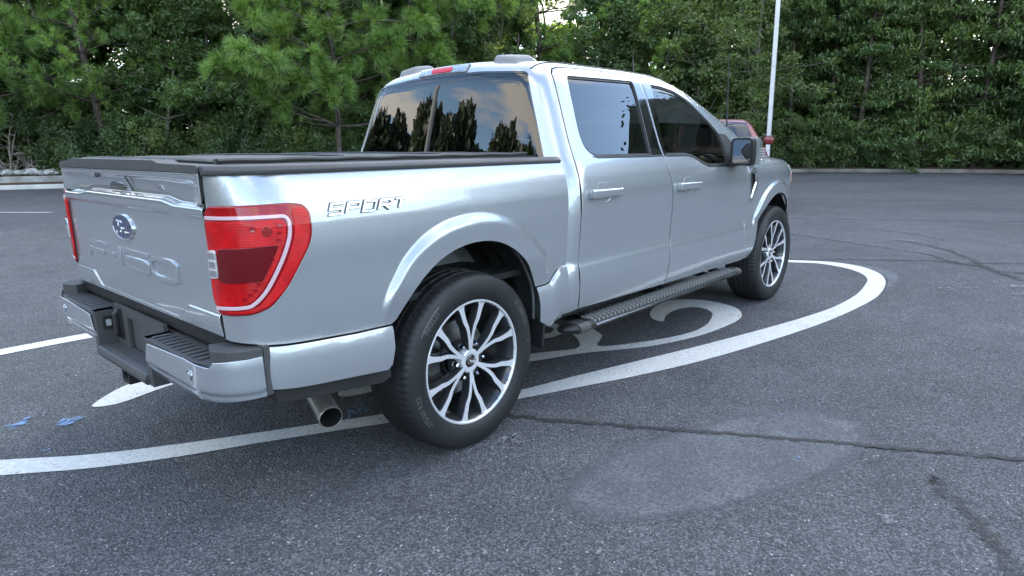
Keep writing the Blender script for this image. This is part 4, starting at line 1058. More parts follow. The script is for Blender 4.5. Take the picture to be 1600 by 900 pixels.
# ---- interior
m = MB(); m.box((.80, -.86, .62), (3.1, .86, .66)); m.box((.86, -.70, .66), (.98, .70, 1.32)); m.box((.98, -.70, .66), (1.45, .70, .98)); m.build('rear_bench', MT['interior'], truck, bevel=.03)
for sg in (-1, 1):
    m = MB(); m.box((1.80, sg*.42-.26, .66), (2.35, sg*.42+.26, 1.0)); 
    m.add([(1.66, sg*.42-.24, 1.0), (1.66, sg*.42+.24, 1.0), (1.80, sg*.42+.24, 1.0), (1.80, sg*.42-.24, 1.0), (1.52, sg*.42-.20, 1.50), (1.52, sg*.42+.20, 1.50), (1.62, sg*.42+.20, 1.50), (1.62, sg*.42-.20, 1.50)],
          [(0, 3, 2, 1), (4, 5, 6, 7), (0, 1, 5, 4), (1, 2, 6, 5), (2, 3, 7, 6), (3, 0, 4, 7)])
    s_ = m.build('front_seat', MT['interior_lt'], truck, bevel=.04, seg=3)
    m = MB(); m.box((1.50, sg*.42-.13, 1.52), (1.60, sg*.42+.13, 1.69)); m.build('headrest', MT['interior_lt'], s_, bevel=.035, seg=3)
m = MB(); m.box((2.62, -.82, .70), (3.05, .82, 1.18)); m.box((2.60, .16, 1.0), (2.85, .66, 1.22)); m.box((2.56, -.18, .95), (2.64, .10, 1.20)); m.build('dashboard', MT['interior'], truck, bevel=.04, seg=3)
m = MB(); tc_ = [(2.46+.07*math.sin(a), .42+.185*math.cos(a), 1.16+.175*math.sin(a)) for a in np.linspace(0, 2*math.pi, 33)]
m.tube(tc_, .016, 8, cap=False); m.tube([(2.46, .24, 1.16), (2.47, .42, 1.15), (2.46, .60, 1.16)], .018, 6); m.tube([(2.47, .42, 1.15), (2.43, .42, .99)], .018, 6); m.build('steering_wheel', MT['interior'], truck, smooth=True)
m = MB(); m.box((2.50, -.10, 1.655), (2.53, .13, 1.715)); m.tube([(2.52, .015, 1.70), (2.56, .015, 1.76)], .012, 6); m.build('cabin_mirror', MT['interior'], truck, bevel=.012)
m = MB(); m.tube([(2.955, -.83, 1.26), (2.955, -.83, 1.30), (2.95, -.83, 1.33), (2.93, -.83, 1.70), (2.91, -.83, 2.02)], [.014, .012, .007, .0055, .004], 8); m.build('antenna', MT['plastic_dk'], truck, smooth=True)
# ---- wheels: built once round the hub, outward = -y
TY = [(.2865, .010), (.2905, -.002), (.298, -.010), (.315, -.017), (.335, -.0205), (.358, -.0205), (.380, -.0165), (.394, -.010), (.4035, -.001), (.4095, .010), (.4125, .022), (.4150, .042), (.4155, .046), (.4095, .0475), (.4095, .0555), (.4160, .057),
      (.4175, .090), (.4110, .0915), (.4110, .1015), (.4178, .103), (.4180, .136), (.4115, .1375), (.4115, .1475), (.4178, .149), (.4172, .182), (.4105, .1835), (.4105, .1915), (.4162, .193), (.4130, .222), (.4060, .244), (.385, .262), (.35, .266), (.31, .258), (.287, .245)]
def tyre_mesh():
    n = 400; V = []; F = []; m = len(TY)
    for k in range(n):
        a = 2*math.pi*k/n
        for j, (r, y) in enumerate(TY):
            if 7 <= j <= 11 and k % 5 < 2: r -= (.0015, .0030, .0045, .0055, .0050)[j-7]*.75
            if 15 <= j <= 16 and k % 10 < 2: r -= .003
            if 19 <= j <= 20 and (k+4) % 10 < 2: r -= .003
            x, z = r*math.cos(a), r*math.sin(a)
            if z < -.4105: z = -.4105
            elif z < -.385 : x *= 1+.012*(-.385-z)/.0255
            V.append((x, y, z))
    for k in range(n):
        k2 = (k+1) % n
        for j in range(m-1): F.append((k*m+j, k*m+j+1, k2*m+j+1, k2*m+j))
    me = np_mesh('tyre', V, F, MT['rubber'], True); me.set_sharp_from_angle(angle=R(48)); return me
def text_tris(txt, size):
    cu = bpy.data.curves.new('t', 'FONT'); cu.body = txt; cu.size = size; cu.resolution_u = 3; cu.fill_mode = 'FRONT'
    ob = bpy.data.objects.new('t', cu); COL.objects.link(ob)
    dg = bpy.context.evaluated_depsgraph_get(); me = ob.evaluated_get(dg).to_mesh()
    me.calc_loop_triangles()
    V = [tuple(v.co)[:2] for v in me.vertices]; T = [tuple(t.vertices) for t in me.loop_triangles]
    ob.evaluated_get(dg).to_mesh_clear(); COL.objects.unlink(ob); bpy.data.objects.remove(ob); bpy.data.curves.remove(cu)
    return V, T
_ty = sorted([(r, y) for r, y in TY[:9]]); ty_y = pchip([p[0] for p in _ty], [p[1] for p in _ty])
def tyre_text(items):
    out = []
    def put(V, T, ac, r0, sx):
        m = MB()
        w = (max(v[0] for v in V)+min(v[0] for v in V))/2
        Q = []
        for u, v in V:
            r = r0+v; a = ac-(u-w)*sx/r0; Q.append((r*math.cos(a), float(ty_y(r))-.0012, r*math.sin(a)))
        m.add(Q, T); out.append(m.mesh('tyre_lettering', MT['rubber_mark']))
    for txt, ac, r0, size, sx in items:
        V, T = text_tris(txt, size); put(V, T, R(ac), r0, sx)
    # bar over the maker's name
    V = []; T = []
    for k in range(21):
        for v in (.0, .006): V.append((-.078+.156*k/20, v))
    for k in range(20): T += [(2*k, 2*k+2, 2*k+3), (2*k, 2*k+3, 2*k+1)]
    put(V, T, R(137), .371, 1.0)
    return out
def rim_mesh():
    m = MB()
    lip = [(.2865, .012), (.2925, .004), (.2935, -.003), (.2905, -.0065), (.2845, -.0065), (.2800, -.0015), (.2785, .004)]
    m.lathe(lip, 128, 0); m.lathe([(.2785, .004), (.268, .020), (.258, .055), (.252, .12), (.256, .22), (.280, .238), (.2865, .245)], 96, 1)
    def face_y(r): return .004+.020*(1-np.clip(r/.27, 0, 1))**1.3
    for pc in range(6):
        for sg in (-1, 1):
            c = 30+60*pc
            cl = [(.045, 2.6, .0105), (.075, 3.6, .0100), (.105, 4.4, .0105), (.140, 6.1, .0118), (.168, 8.0, .0132), (.186, 10.2, .0150), (.203, 11.8, .0155), (.235, 12.7, .0165), (.258, 13.3, .0190), (.272, 13.5, .0240), (.2815, 13.6, .033)]
            L = []; Rr = []
            for r, a, hw in cl:
                t = R(c+sg*a); ux, uz = math.cos(t), math.sin(t); hw *= .88
                # outer side of each spoke is a touch fuller
                L.append((r*ux-hw*uz, r*uz+hw*ux)); Rr.append((r*ux+hw*uz, r*uz-hw*ux))
            nL = len(L); V = []; F = []; I = []
            for k, (p, q) in enumerate(zip(L, Rr)):
                y = float(face_y(math.hypot(*p))); dpt = .050-.012*k/(nL-1)
                pm = ((p[0]*.92+q[0]*.08), (p[1]*.92+q[1]*.08)); qm = ((p[0]*.08+q[0]*.92), (p[1]*.08+q[1]*.92))
                po = (p[0]*1.12-q[0]*.12, p[1]*1.12-q[1]*.12); qo = (q[0]*1.12-p[0]*.12, q[1]*1.12-p[1]*.12)
                V += [(po[0], y+dpt, po[1]), (p[0], y+.0035, p[1]), (pm[0], y, pm[1]), (qm[0], y, qm[1]), (q[0], y+.0035, q[1]), (qo[0], y+dpt, qo[1])]
            for k in range(nL-1):
                for j in range(5):
                    F.append((k*6+j, k*6+j+1, (k+1)*6+j+1, (k+1)*6+j)); I.append(0 if j == 2 else 1)
            o = len(m.V); m.V += V; m.F += [tuple(i+o for i in f) for f in F]; m.I += I
    # web between the two arms of a pair, and the hub
    for pc in range(6):
        c = 30+60*pc; P = [(.05, -4), (.11, -6), (.16, -9), (.18, -9.5), (.18, 9.5), (.16, 9), (.11, 6), (.05, 4)]
        pl = [(r*math.cos(R(c+a)), r*math.sin(R(c+a))) for r, a in P]
        m.prism(pl, lambda u, v, d: (u, d, v), .038, .060, 1)
    m.lathe([(.0, .0225), (.033, .0225), (.0345, .019), (.050, .019), (.056, .023), (.060, .034), (.066, .060)], 60, 0)
    m.lathe([(.066, .060), (.10, .050), (.104, .062), (.06, .075)], 60, 1)
    return m.mesh('rim', [MT['machined'], MT['alloy_dark']], smooth=True, sharp=28)
def disc_mesh():
    m = MB(); m.lathe([(.06, .110), (.085, .110), (.090, .118), (.178, .118), (.180, .122), (.180, .140), (.178, .144), (.06, .144)], 72, 0); return m.mesh('brake_disc', MT['steel'], smooth=True, sharp=30)
def caliper_mesh():
    m = MB(); pl = []
    for a in np.linspace(150, 205, 9): pl.append((.215*math.cos(R(a)), .215*math.sin(R(a))))
    for a in np.linspace(205, 150, 9): pl.append((.135*math.cos(R(a)), .135*math.sin(R(a))))
    m.prism(pl, lambda u, v, d: (u, d, v), .085, .165); return m.mesh('brake_caliper', MT['alloy_dark'])
def nut_mesh():
    m = MB(); m.lathe([(.0, -.016), (.006, -.0155), (.0095, -.011), (.0100, .0), (.0125, .006), (.013, .014)], 6, 0); m.lathe([(.013, .012), (.019, .012), (.021, .026)], 16, 1); return m.mesh('lug_nut', [MT['chrome'], MT['alloy_dark']], smooth=True, sharp=30)
def cap_mesh():
    m = MB(); m.lathe([(.0, -.002), (.020, -.0015), (.028, .001), (.0325, .006), (.0335, .012)], 40); return m.mesh('centre_cap', MT['gloss_black'], True, 50)
def cap_script():
    m = MB()
    for c in script_curves(): m.tube([(-.022+p[0]/10*.044, -.0035+.0, -.008+p[1]/4*.016) for p in c], .0011, 4)
    m.tube([(.026*math.cos(a), -.0025, .012*math.sin(a)) for a in np.linspace(0, 2*math.pi, 32)], .0011, 4, cap=False)
    return m.mesh('cap_script', MT['chrome'], True)
WM = dict(tyre=tyre_mesh(), disc=disc_mesh(), cal=caliper_mesh(), nut=nut_mesh(), cap=cap_mesh(), scr=cap_script(), rim=rim_mesh(),
          txt=tyre_text([('PIRELLI', 137, .345, .036, .95), ('SCORPION', 30, .349, .030, 1.0), ('A', 3, .349, .030, 1.0), ('275/50 R22', 203, .347, .034, 1.05)]),
          txt2=tyre_text([('PIRELLI', 137, .345, .036, .95), ('SCORPION', 30, .349, .030, 1.0), ('275/50 R22', 197, .347, .034, 1.05)]))
def wheel(x, side, txt='txt', spin=0):
    w = link('wheel', WM['rim'], truck); w.location = (x, side*.985, .4105); w.rotation_euler = (0, 0, 0 if side < 0 else math.pi)
    for nm, k in (('tyre', 'tyre'), ('brake_disc', 'disc'), ('brake_caliper', 'cal'), ('centre_cap', 'cap'), ('cap_script', 'scr')):
        o = link(nm, WM[k], w)
        if k in ('cap', 'scr'): o.location = (0, .018, 0)
    for q in WM[txt]: link('tyre_lettering', q, w)
    for k in range(6):
        a = R(60*k); o = link('lug_nut', WM['nut'], w); o.location = (.083*math.cos(a), .030, .083*math.sin(a))
        o.rotation_euler = (0, R(17*k), 0)
    return w
for x in (0.0, WBASE):
    for sd_ in (-1, 1): wheel(x, sd_, 'txt' if x == 0 else 'txt2')
# ================================================================== GROUND
def geo_pos(t):
    return N(t, 'ShaderNodeNewGeometry').outputs['Position']
def noise(t, vec, scale, detail=4, rough=.5, dist=0.0):
    n = N(t, 'ShaderNodeTexNoise'); n.inputs['Scale'].default_value = scale; n.inputs['Detail'].default_value = detail
    n.inputs['Roughness'].default_value = rough; n.inputs['Distortion'].default_value = dist
    t.links.new(vec, n.inputs['Vector']); return n.outputs[0]
def ramp(t, fac, stops):
    r = N(t, 'ShaderNodeValToRGB'); e = r.color_ramp.elements
    while len(e) < len(stops): e.new(0.5)
    for el, (p, c) in zip(e, stops): el.position = p; el.color = c if len(c) == 4 else (*c, 1)
    t.links.new(fac, r.inputs[0]); return r.outputs[0]
def mixc(t, fac, a, b, mode='MIX'):
    m = N(t, 'ShaderNodeMixRGB', blend_type=mode)
    for k, v in ((0, fac), (1, a), (2, b)):
        if isinstance(v, (int, float)): m.inputs[k].default_value = v
        elif isinstance(v, tuple): m.inputs[k].default_value = v if len(v) == 4 else (*v, 1)
        else: t.links.new(v, m.inputs[k])
    return m.outputs[0]
def asphalt_nodes(m, lift=1.0):
    t = m.node_tree; b = t.nodes['Principled BSDF']; P = geo_pos(t)
    big = noise(t, P, .35, 5, .6); mid = noise(t, P, 3.0, 5, .65); fine = noise(t, P, 110, 3, .7)
    base = ramp(t, mid, [(.30, (.082*lift, .086*lift, .093*lift)), (.70, (.116*lift, .121*lift, .128*lift))])
    base = mixc(t, 1.0, base, ramp(t, big, [(.3, (.76, .76, .76)), (.7, (1.20, 1.20, 1.20))]), 'MULTIPLY')
    base = mixc(t, 1.0, base, ramp(t, fine, [(.34, (.55, .55, .55)), (.52, (1.0, 1.0, 1.0)), (.70, (1.45, 1.45, 1.45))]), 'MULTIPLY')
    v = N(t, 'ShaderNodeTexVoronoi'); v.inputs['Scale'].default_value = 75; t.links.new(P, v.inputs['Vector'])
    spk = N(t, 'ShaderNodeSeparateColor'); t.links.new(v.outputs['Color'], spk.inputs[0])
    pick = N(t, 'ShaderNodeMath', operation='GREATER_THAN', i_1=.945); t.links.new(spk.outputs[0], pick.inputs[0])
    near = N(t, 'ShaderNodeMath', operation='LESS_THAN', i_1=.30); t.links.new(v.outputs['Distance'], near.inputs[0])
    mu = N(t, 'ShaderNodeMath', operation='MULTIPLY'); t.links.new(pick.outputs[0], mu.inputs[0]); t.links.new(near.outputs[0], mu.inputs[1])
    base = mixc(t, mu.outputs[0], base, (.36, .36, .35))
    vs = N(t, 'ShaderNodeTexVoronoi'); vs.inputs['Scale'].default_value = 135; t.links.new(P, vs.inputs['Vector'])
    sv = N(t, 'ShaderNodeSeparateColor'); t.links.new(vs.outputs['Color'], sv.inputs[0])
    base = mixc(t, 1.0, base, ramp(t, sv.outputs[1], [(0, (.50, .50, .50)), (.55, (.95, .95, .95)), (1, (1.85, 1.82, 1.78))]), 'MULTIPLY')
    t.links.new(base, b.inputs['Base Color'])
    b.inputs['Roughness'].default_value = .72; b.inputs['Specular IOR Level'].default_value = .35
    v2 = N(t, 'ShaderNodeTexVoronoi'); v2.inputs['Scale'].default_value = 105; t.links.new(P, v2.inputs['Vector'])
    hsum = N(t, 'ShaderNodeMath', operation='ADD'); t.links.new(v2.outputs['Distance'], hsum.inputs[0]); t.links.new(fine, hsum.inputs[1])
    bp = N(t, 'ShaderNodeBump'); bp.inputs['Strength'].default_value = 1.0; bp.inputs['Distance'].default_value = .009
    t.links.new(hsum.outputs[0], bp.inputs['Height']); t.links.new(bp.outputs[0], b.inputs['Normal'])
    return t, b, P
asphalt = bpy.data.materials.new('asphalt'); asphalt.use_nodes = True; asphalt_nodes(asphalt)
def paint_line_mat(name, col, wear=.5, feather=False, lo=.36, hi=.46, scale=60):
    """road paint rubbed off the top of the stones: the sheet lets the asphalt through where worn"""
    m = bpy.data.materials.new(name); m.use_nodes = True; t = m.node_tree; b = t.nodes['Principled BSDF']; P = geo_pos(t)
    f1 = noise(t, P, scale, 3, .7); f2 = noise(t, P, 3.5, 4, .6)
    s = N(t, 'ShaderNodeMath', operation='MULTIPLY_ADD'); t.links.new(f2, s.inputs[0]); s.inputs[1].default_value = wear; t.links.new(f1, s.inputs[2])
    a = ramp(t, s.outputs[0], [(lo, (0, 0, 0)), (hi, (1, 1, 1))])
    c = mixc(t, 1.0, (*col[:3], 1), ramp(t, f1, [(.3, (.72, .72, .72)), (.65, (1.05, 1.05, 1.05))]), 'MULTIPLY')
    t.links.new(c, b.inputs['Base Color']); b.inputs['Roughness'].default_value = .75
    bp = N(t, 'ShaderNodeBump'); bp.inputs['Strength'].default_value = .6; bp.inputs['Distance'].default_value = .005
    t.links.new(noise(t, P, 110, 3, .7), bp.inputs['Height']); t.links.new(bp.outputs[0], b.inputs['Normal'])
    if feather:
        at = N(t, 'ShaderNodeAttribute', attribute_name='fade'); mu = N(t, 'ShaderNodeMath', operation='MULTIPLY')
        t.links.new(a, mu.inputs[0]); t.links.new(at.outputs['Fac'], mu.inputs[1]); a = mu.outputs[0]
    t.links.new(a, b.inputs['Alpha']); return m
MT['white_line'] = paint_line_mat('white_road_paint', (.66, .66, .63), .5, lo=.50, hi=.60)
MT['faint'] = paint_line_mat('rubbed_asphalt', (.145, .152, .163), .6, feather=True, lo=.40, hi=1.05, scale=70)
MT['fainter'] = paint_line_mat('grey_scuff', (.20, .20, .205), .6, lo=.82, hi=1.0, scale=25)
MT['tar'] = paint_line_mat('crack_tar', (.038, .036, .035), .6, lo=.56, hi=.80, scale=55)
MT['tar_faint'] = paint_line_mat('old_tar_stain', (.050, .048, .047), .6, lo=.60, hi=1.0, scale=40)
MT['blue_spot'] = paint_line_mat('blue_chalk', (.22, .36, .60), .6, lo=.70, hi=1.05, scale=40)
m = MB(); m.add([(-140, -140, 0), (160, -140, 0), (160, 160, 0), (-140, 160, 0)], [(0, 1, 2, 3)])
tag(m.build('asphalt_lot', asphalt), kind='structure')
def sheet(name, loops, z, mt_, holes=None):
    m = MB()
    for i, l in enumerate(loops):
        hs = (holes or {}).get(i, []); ll = [list(l)]+[list(h) for h in hs]
        tr = tessellate_polygon([[Vector((p[0], p[1], 0)) for p in q] for q in ll]); fl = [p for q in ll for p in q]
        m.add([(p[0], p[1], z) for p in fl], tr)
    me = np_mesh(name, m.V, m.F, mt_, False); bm = bmesh.new(); bm.from_mesh(me)
    for f in bm.faces:
        if f.normal.z < 0: f.normal_flip()
    bm.to_mesh(me); bm.free()
    return tag(link(name, me), kind='structure')
def ribbon(pts, w, jitter=.0, seed=1):
    rnd = random.Random(seed); P = [np.array(p) for p in pts]; L = []; Rr = []
    for i, p in enumerate(P):
        d = P[min(i+1, len(P)-1)]-P[max(i-1, 0)]; d = d/np.linalg.norm(d); n_ = np.array([-d[1], d[0]]); ww = (w[i] if isinstance(w, (list, np.ndarray)) else w)/2
        L.append(p+n_*ww*(1+rnd.uniform(-jitter, jitter))); Rr.append(p-n_*ww*(1+rnd.uniform(-jitter, jitter)))
    return [tuple(p) for p in L+Rr[::-1]]
def ellp(a, b, c=(1.585, .485), ang=-20.73, n=220):
    ca, sa = math.cos(R(ang)), math.sin(R(ang))
    return [(c[0]+a*math.cos(t)*ca-b*math.sin(t)*sa, c[1]+a*math.cos(t)*sa+b*math.sin(t)*ca) for t in np.linspace(0, 2*math.pi, n, endpoint=False)]
o_near = [(-1.569, .398), (-1.303, .177), (-1.012, -.011), (-.682, -.175), (-.335, -.360), (-.117, -.480), (.30, -.68), (.870, -.925), (1.278, -1.098), (1.781, -1.275), (2.471, -1.450), (3.20, -1.595), (3.91, -1.675), (4.40, -1.690), (4.875, -1.640), (5.236, -1.555), (5.52, -1.43), (5.78, -1.20), (5.862, -.917), (5.80, -.66)]
i_near = [(-1.537, .576), (-1.263, .330), (-.96, .126), (-.626, -.065), (-.267, -.262), (-.06, -.375), (.25, -.53), (.605, -.69), (1.04, -.815), (1.532, -.965), (2.08, -1.130), (2.789, -1.318), (3.30, -1.435), (3.759, -1.510), (4.321, -1.530), (4.858, -1.478), (5.136, -1.420), (5.38, -1.300), (5.588, -1.085), (5.687, -.80), (5.62, -.62)]
def close_far(near, a, b):
    E = ellp(a, b); n = len(E)
    far = [p for p in E if not (p[1] < .55 and p[0] < 5.2 and (p[1]-.485) < -.365*(p[0]-1.585)) and p[0] < 5.55]
    # walk the far side from the right end to the left end
    k = sorted(far, key=lambda p: -((p[0]-1.585)*math.cos(R(-20.73))+(p[1]-.485)*math.sin(R(-20.73))))
    k = [p for p in k if (p[1]-.485)*math.cos(R(-20.73))-(p[0]-1.585)*math.sin(R(-20.73)) > -.02 or p[0] < -1.9]
    left = [p for p in E if p[0] < -1.75 and (p[1]-.485)*math.cos(R(-20.73))-(p[0]-1.585)*math.sin(R(-20.73)) < -.02]
    k = [p for p in k if p not in left]; left.sort(key=lambda p: -p[1])
    return spline(near+k[::4]+left[::3], 5, closed=True)
OUT = close_far(o_near, 4.53, 1.60); INN = close_far(i_near, 4.34, 1.42)
ghost = [(p[0], p[1]) for p in ribbon([(4.36, -1.76), (4.875, -1.73), (5.28, -1.67), (5.60, -1.54), (5.90, -1.29), (5.99, -.95), (5.93, -.60)], [.04, .14, .19, .22, .22, .20, .05])]
def fade_sheet(name, loop, z, mt_, rim=.84):
    L = np.asarray(loop); c = L.mean(0); r = np.random.default_rng(5); n = len(L)
    V = [(*p, z) for p in L]+[(*(c+(p-c)*(rim+r.uniform(-.05, .03))), z) for p in L]+[(*c, z)]
    F = [(i, (i+1) % n, n+(i+1) % n, n+i) for i in range(n)]+[(n+i, n+(i+1) % n, 2*n) for i in range(n)]
    me = np_mesh(name, V, F, mt_, False); at = me.attributes.new('fade', 'FLOAT', 'POINT'); at.data.foreach_set('value', np.array([0.0]*n+[1.0]*(n+1), np.float32))
    bm = bmesh.new(); bm.from_mesh(me)
    for f in bm.faces:
        if f.normal.z < 0: f.normal_flip()
    bm.to_mesh(me); bm.free(); return tag(link(name, me), kind='structure')
fade_sheet('old_paint_ghost', spline(ghost, 4, True), .002, MT['faint'], .7)
sheet('painted_oval', [OUT], .004, MT['white_line'], {0: [INN]})
curl = [(2.454, -.621), (2.434, -.554), (2.548, -.441), (2.766, -.349), (3.023, -.318), (3.175, -.38), (3.272, -.535), (3.277, -.696), (3.196, -.889), (3.015, -1.015), (2.78, -1.062), (2.387, -1.034), (2.089, -.966), (1.808, -.855), (1.591, -.715), (1.386, -.579), (1.132, -.466), (.85, -.33), (.55, -.20),
        (.62, -.10), (.95, -.25), (1.212, -.347), (1.459, -.498), (1.620, -.40), (1.74, -.26), (1.87, -.22), (2.00, -.27), (1.926, -.317), (1.817, -.471), (1.60, -.580), (1.783, -.72), (2.048, -.85), (2.306, -.925), (2.52, -.93), (2.70, -.89), (2.913, -.81), (3.005, -.696), (3.005, -.601), (2.877, -.536), (2.695, -.536), (2.551, -.575)]
leaf = [(-1.057, .971), (-.959, 1.077), (-.839, 1.165), (-.70, 1.20), (-.55, 1.19), (-.40, 1.12), (-.45, 1.03), (-.58, .975), (-.694, .955), (-.811, .925), (-.927, .896), (-1.008, .912)]
blob = [(-.079, .005), (-.072, .063), (-.004, .128), (.099, .137), (.213, .095), (.40, .00), (.30, -.10), (.101, -.064), (-.004, -.039)]
lp = [(1.80, .06), (1.86, .02), (1.835, -.076), (1.767, -.157), (1.658, -.205), (1.54, -.20), (1.46, -.14), (1.52, -.085), (1.602, -.099), (1.652, -.126), (1.738, -.084), (1.754, -.028), (1.73, .03)]
sheet('painted_script', [spline(curl, 3, True), spline(leaf, 3, True), spline(blob, 3, True), spline(lp, 3, True)], .0045, MT['white_line'])
worn = [(-.156, -1.565), (-.212, -1.665), (-.178, -1.783), (-.067, -1.914), (.119, -2.053), (.364, -2.176), (.663, -2.299), (1.0, -2.389), (1.307, -2.395), (1.488, -2.301), (1.479, -2.102), (1.312, -1.902), (.982, -1.734), (.507, -1.57), (.151, -1.493)]
ws_ = spline(worn, 5, True); wc = ws_.mean(0)
fade_sheet('worn_patch', ws_, .003, MT['faint'])
def crack(name, pts, w, z=.006, seed=3, amp=.02, mt_='tar'):
    rnd = random.Random(seed); P = spline(pts, 14); Q = []
    for i, p in enumerate(P): Q.append((p[0]+rnd.gauss(0, amp), p[1]+rnd.gauss(0, amp)))
    return sheet(name, [ribbon(Q, w, .55, seed)], z, MT[mt_])
crack('sealed_crack', [(.25, -.70), (.339, -.891), (.462, -1.149), (.653, -1.483), (.875, -1.88), (1.083, -2.253), (1.189, -2.469), (1.441, -2.938), (1.7, -3.5), (2.0, -4.2)], .032, seed=3, amp=.006)
crack('sealed_crack', [(-1.30, 2.14), (-1.266, 2.081), (-1.048, 1.822), (-.975, 1.676), (-.913, 1.501), (-.846, 1.355), (-.78, 1.20), (-.6, .95)], .035, seed=4, amp=.006)
crack('sealed_crack', [(1.00, -2.66), (.937, -2.716), (.757, -2.84), (.614, -2.923), (.472, -2.978), (.3, -3.04)], .055, seed=5, amp=.004, mt_='tar_faint')
for i, (pts, w) in enumerate([([(13.2, 3.0), (13.615, 2.202), (14.6, .2), (15.656, -1.919), (16.3, -3.2)], .05), ([(9.5, 1.7), (9.834, .912), (10.566, -.576), (11.458, -2.22), (12.2, -3.6)], .045),
                              ([(7.95, .5), (7.852, .236), (7.51, -.564), (7.068, -1.634)], .045), ([(9.033, -.505), (8.921, -1.029), (8.442, -1.568)], .045), ([(8.09, -1.084), (7.766, -1.555), (7.057, -2.025), (6.482, -2.256), (5.882, -2.62), (5.3, -3.0)], .07),
                              ([(5.60, -.1), (5.77, -.413), (6.277, -1.184), (6.628, -1.743), (6.727, -2.149), (7.023, -2.538), (7.4, -3.2)], .05), ([(6.577, -1.768), (6.532, -2.188), (6.309, -2.351), (6.371, -2.585), (6.3, -3.2)], .055),
                              ([(7.068, -1.634), (6.75, -1.85), (6.482, -2.256)], .06)]):
    crack('sealed_crack', pts, w, .0055+.0004*i, 20+i, .012, 'tar_faint')
def splat(name, c, r, mt_, z, seed, n=14, stretch=1.0, ang=0):
    rnd = random.Random(seed); P = []
    for k in range(n):
        a = 2*math.pi*k/n; q = r*rnd.uniform(.45, 1.2); x, y = q*math.cos(a)*stretch, q*math.sin(a)
        P.append((c[0]+x*math.cos(ang)-y*math.sin(ang), c[1]+x*math.sin(ang)+y*math.cos(ang)))
    return sheet(name, [spline(P, 3, True)], z, MT[mt_])
for i, (c, r) in enumerate([((-1.388, .987), .045), ((-1.200, .832), .05), ((-1.364, .518), .02), ((-1.33, 1.05), .015), ((1.232, -1.971), .020), ((.831, -2.178), .018), ((-.159, -.232), .06), ((2.98, -.72), .03)]):
    splat('chalk_mark', c, r, 'blue_spot', .0075+.0002*i, 40+i, stretch=1.5, ang=.6)
for i, (c, r, s_, a) in enumerate([((7.95, -1.05), .22, 1.6, 2.2), ((5.33, -2.5), .35, 1.8, 2.3), ((17.4, .9), .35, 2.2, 2.4), ((20.4, 3.8), .5, 3.5, 2.35), ((24.1, 2.0), .6, 3, 2.35), ((19.3, -.9), .7, 4, 2.3), ((-.55, -1.05), .05, 1.6, .3), ((-.95, -.95), .06, 2, .4), ((-.62, -1.62), .06, 2, .4), ((.1, -1.1), .07, 2, .3),
                                   ((-1.02, -1.55), .05, 2.4, .5), ((.15, -2.35), .05, 1.2, .1), ((.55, -2.6), .04, 1.2, .1), ((-.3, -1.9), .035, 1.5, .8)]):
    splat('pale_scuff', c, r, 'fainter', .0095+.0002*i, 60+i, stretch=s_, ang=a)
for i, (a, b, w) in enumerate([((.9, 16.25), (1.95, 14.68), .10), ((-3.2, 22.5), (3.4, 21.9), .08)][:1]):
    sheet('bay_line', [ribbon([a, tuple((np.array(a)+np.array(b))/2), b], w)], .005, MT['white_line'])
# kerbs: far edge of the lot, a bend at the right, and the double kerb on the left
KERB = [(-34, 60.0), (-16, 43.5), (-4, 32.9), (2.0, 27.9), (6.0, 24.9), (12, 19.8), (18, 14.7), (23.0, 10.2), (25.7, 7.0), (27.2, 3.6), (27.9, .0), (28.1, -4), (27.6, -10), (26, -22), (22, -45)]
KP = spline(KERB, 8)
def offset_line(P, d):
    P = np.asarray(P); t = np.gradient(P, axis=0); t /= np.linalg.norm(t, axis=1, keepdims=True); return P+np.stack([-t[:, 1], t[:, 0]], 1)*d
def kerb(name, P, h, w, mt_, z0=0.0):
    a, b = P, offset_line(P, w); m = MB(); V = []; n = len(P)
    for p, q in zip(a, b):
        e = (q-p)*.12
        V += [(*p, z0), (*p, z0+h*.75), (*(p+e), z0+h), (*q, z0+h), (*q, z0)]
    F = []
    for i in range(n-1):
        for k in range(4): F.append((i*5+k, i*5+k+1, (i+1)*5+k+1, (i+1)*5+k))
    m.add(V, F); return tag(m.build(name, mt_, smooth=True, sharp=25), kind='structure')
MT['concrete'] = mat('kerb_concrete', lin(.33, .32, .295), .85, var=.35, var_scale=2.2, bump=.5, bump_scale=60)
MT['mulch'] = mat('pine_straw', lin(.105, .060, .036), .9, var=.5, var_scale=9, bump=.9, bump_scale=40)
MT['soil'] = mat('leaf_litter', lin(.045, .038, .022), .95, var=.6, var_scale=3, bump=.8, bump_scale=25)
MT['old_concrete'] = mat('stained_kerb_concrete', lin(.17, .16, .145), .9, var=.4, var_scale=1.6, bump=.5, bump_scale=60)
MT['pale_concrete'] = mat('pale_kerb_concrete', lin(.50, .49, .46), .85, var=.25, var_scale=1.2, bump=.4, bump_scale=60)
li = np.linalg.norm(KP-np.array([6, 24.9]), axis=1).argmin()
MT['litter'] = paint_line_mat('needle_litter', (.105, .062, .038), .9, lo=.80, hi=1.02, scale=9)
li2 = np.linalg.norm(KP-np.array([6, 24.9]), axis=1).argmin(); L_ = offset_line(KP, -.42); m = MB(); V = []
for p, q in zip(L_, KP): V += [(*p, .016), (*q, .018)]
m.add(V, [(i*2, i*2+1, i*2+3, i*2+2) for i in range(li2, len(KP)-1)]); tag(m.build('needle_litter', MT['litter'], smooth=True), kind='structure')
kerb('kerb', KP[:li+20], .15, .16, MT['pale_concrete']); kerb('stained_kerb', KP[li+19:], .15, .16, MT['old_concrete'])
left = offset_line(KP[:li+4], .95); kerb('inner_kerb', left, .30, .18, MT['concrete'], .13)
gl_ = offset_line(KP[:li+20], -.50); m = MB(); V = []
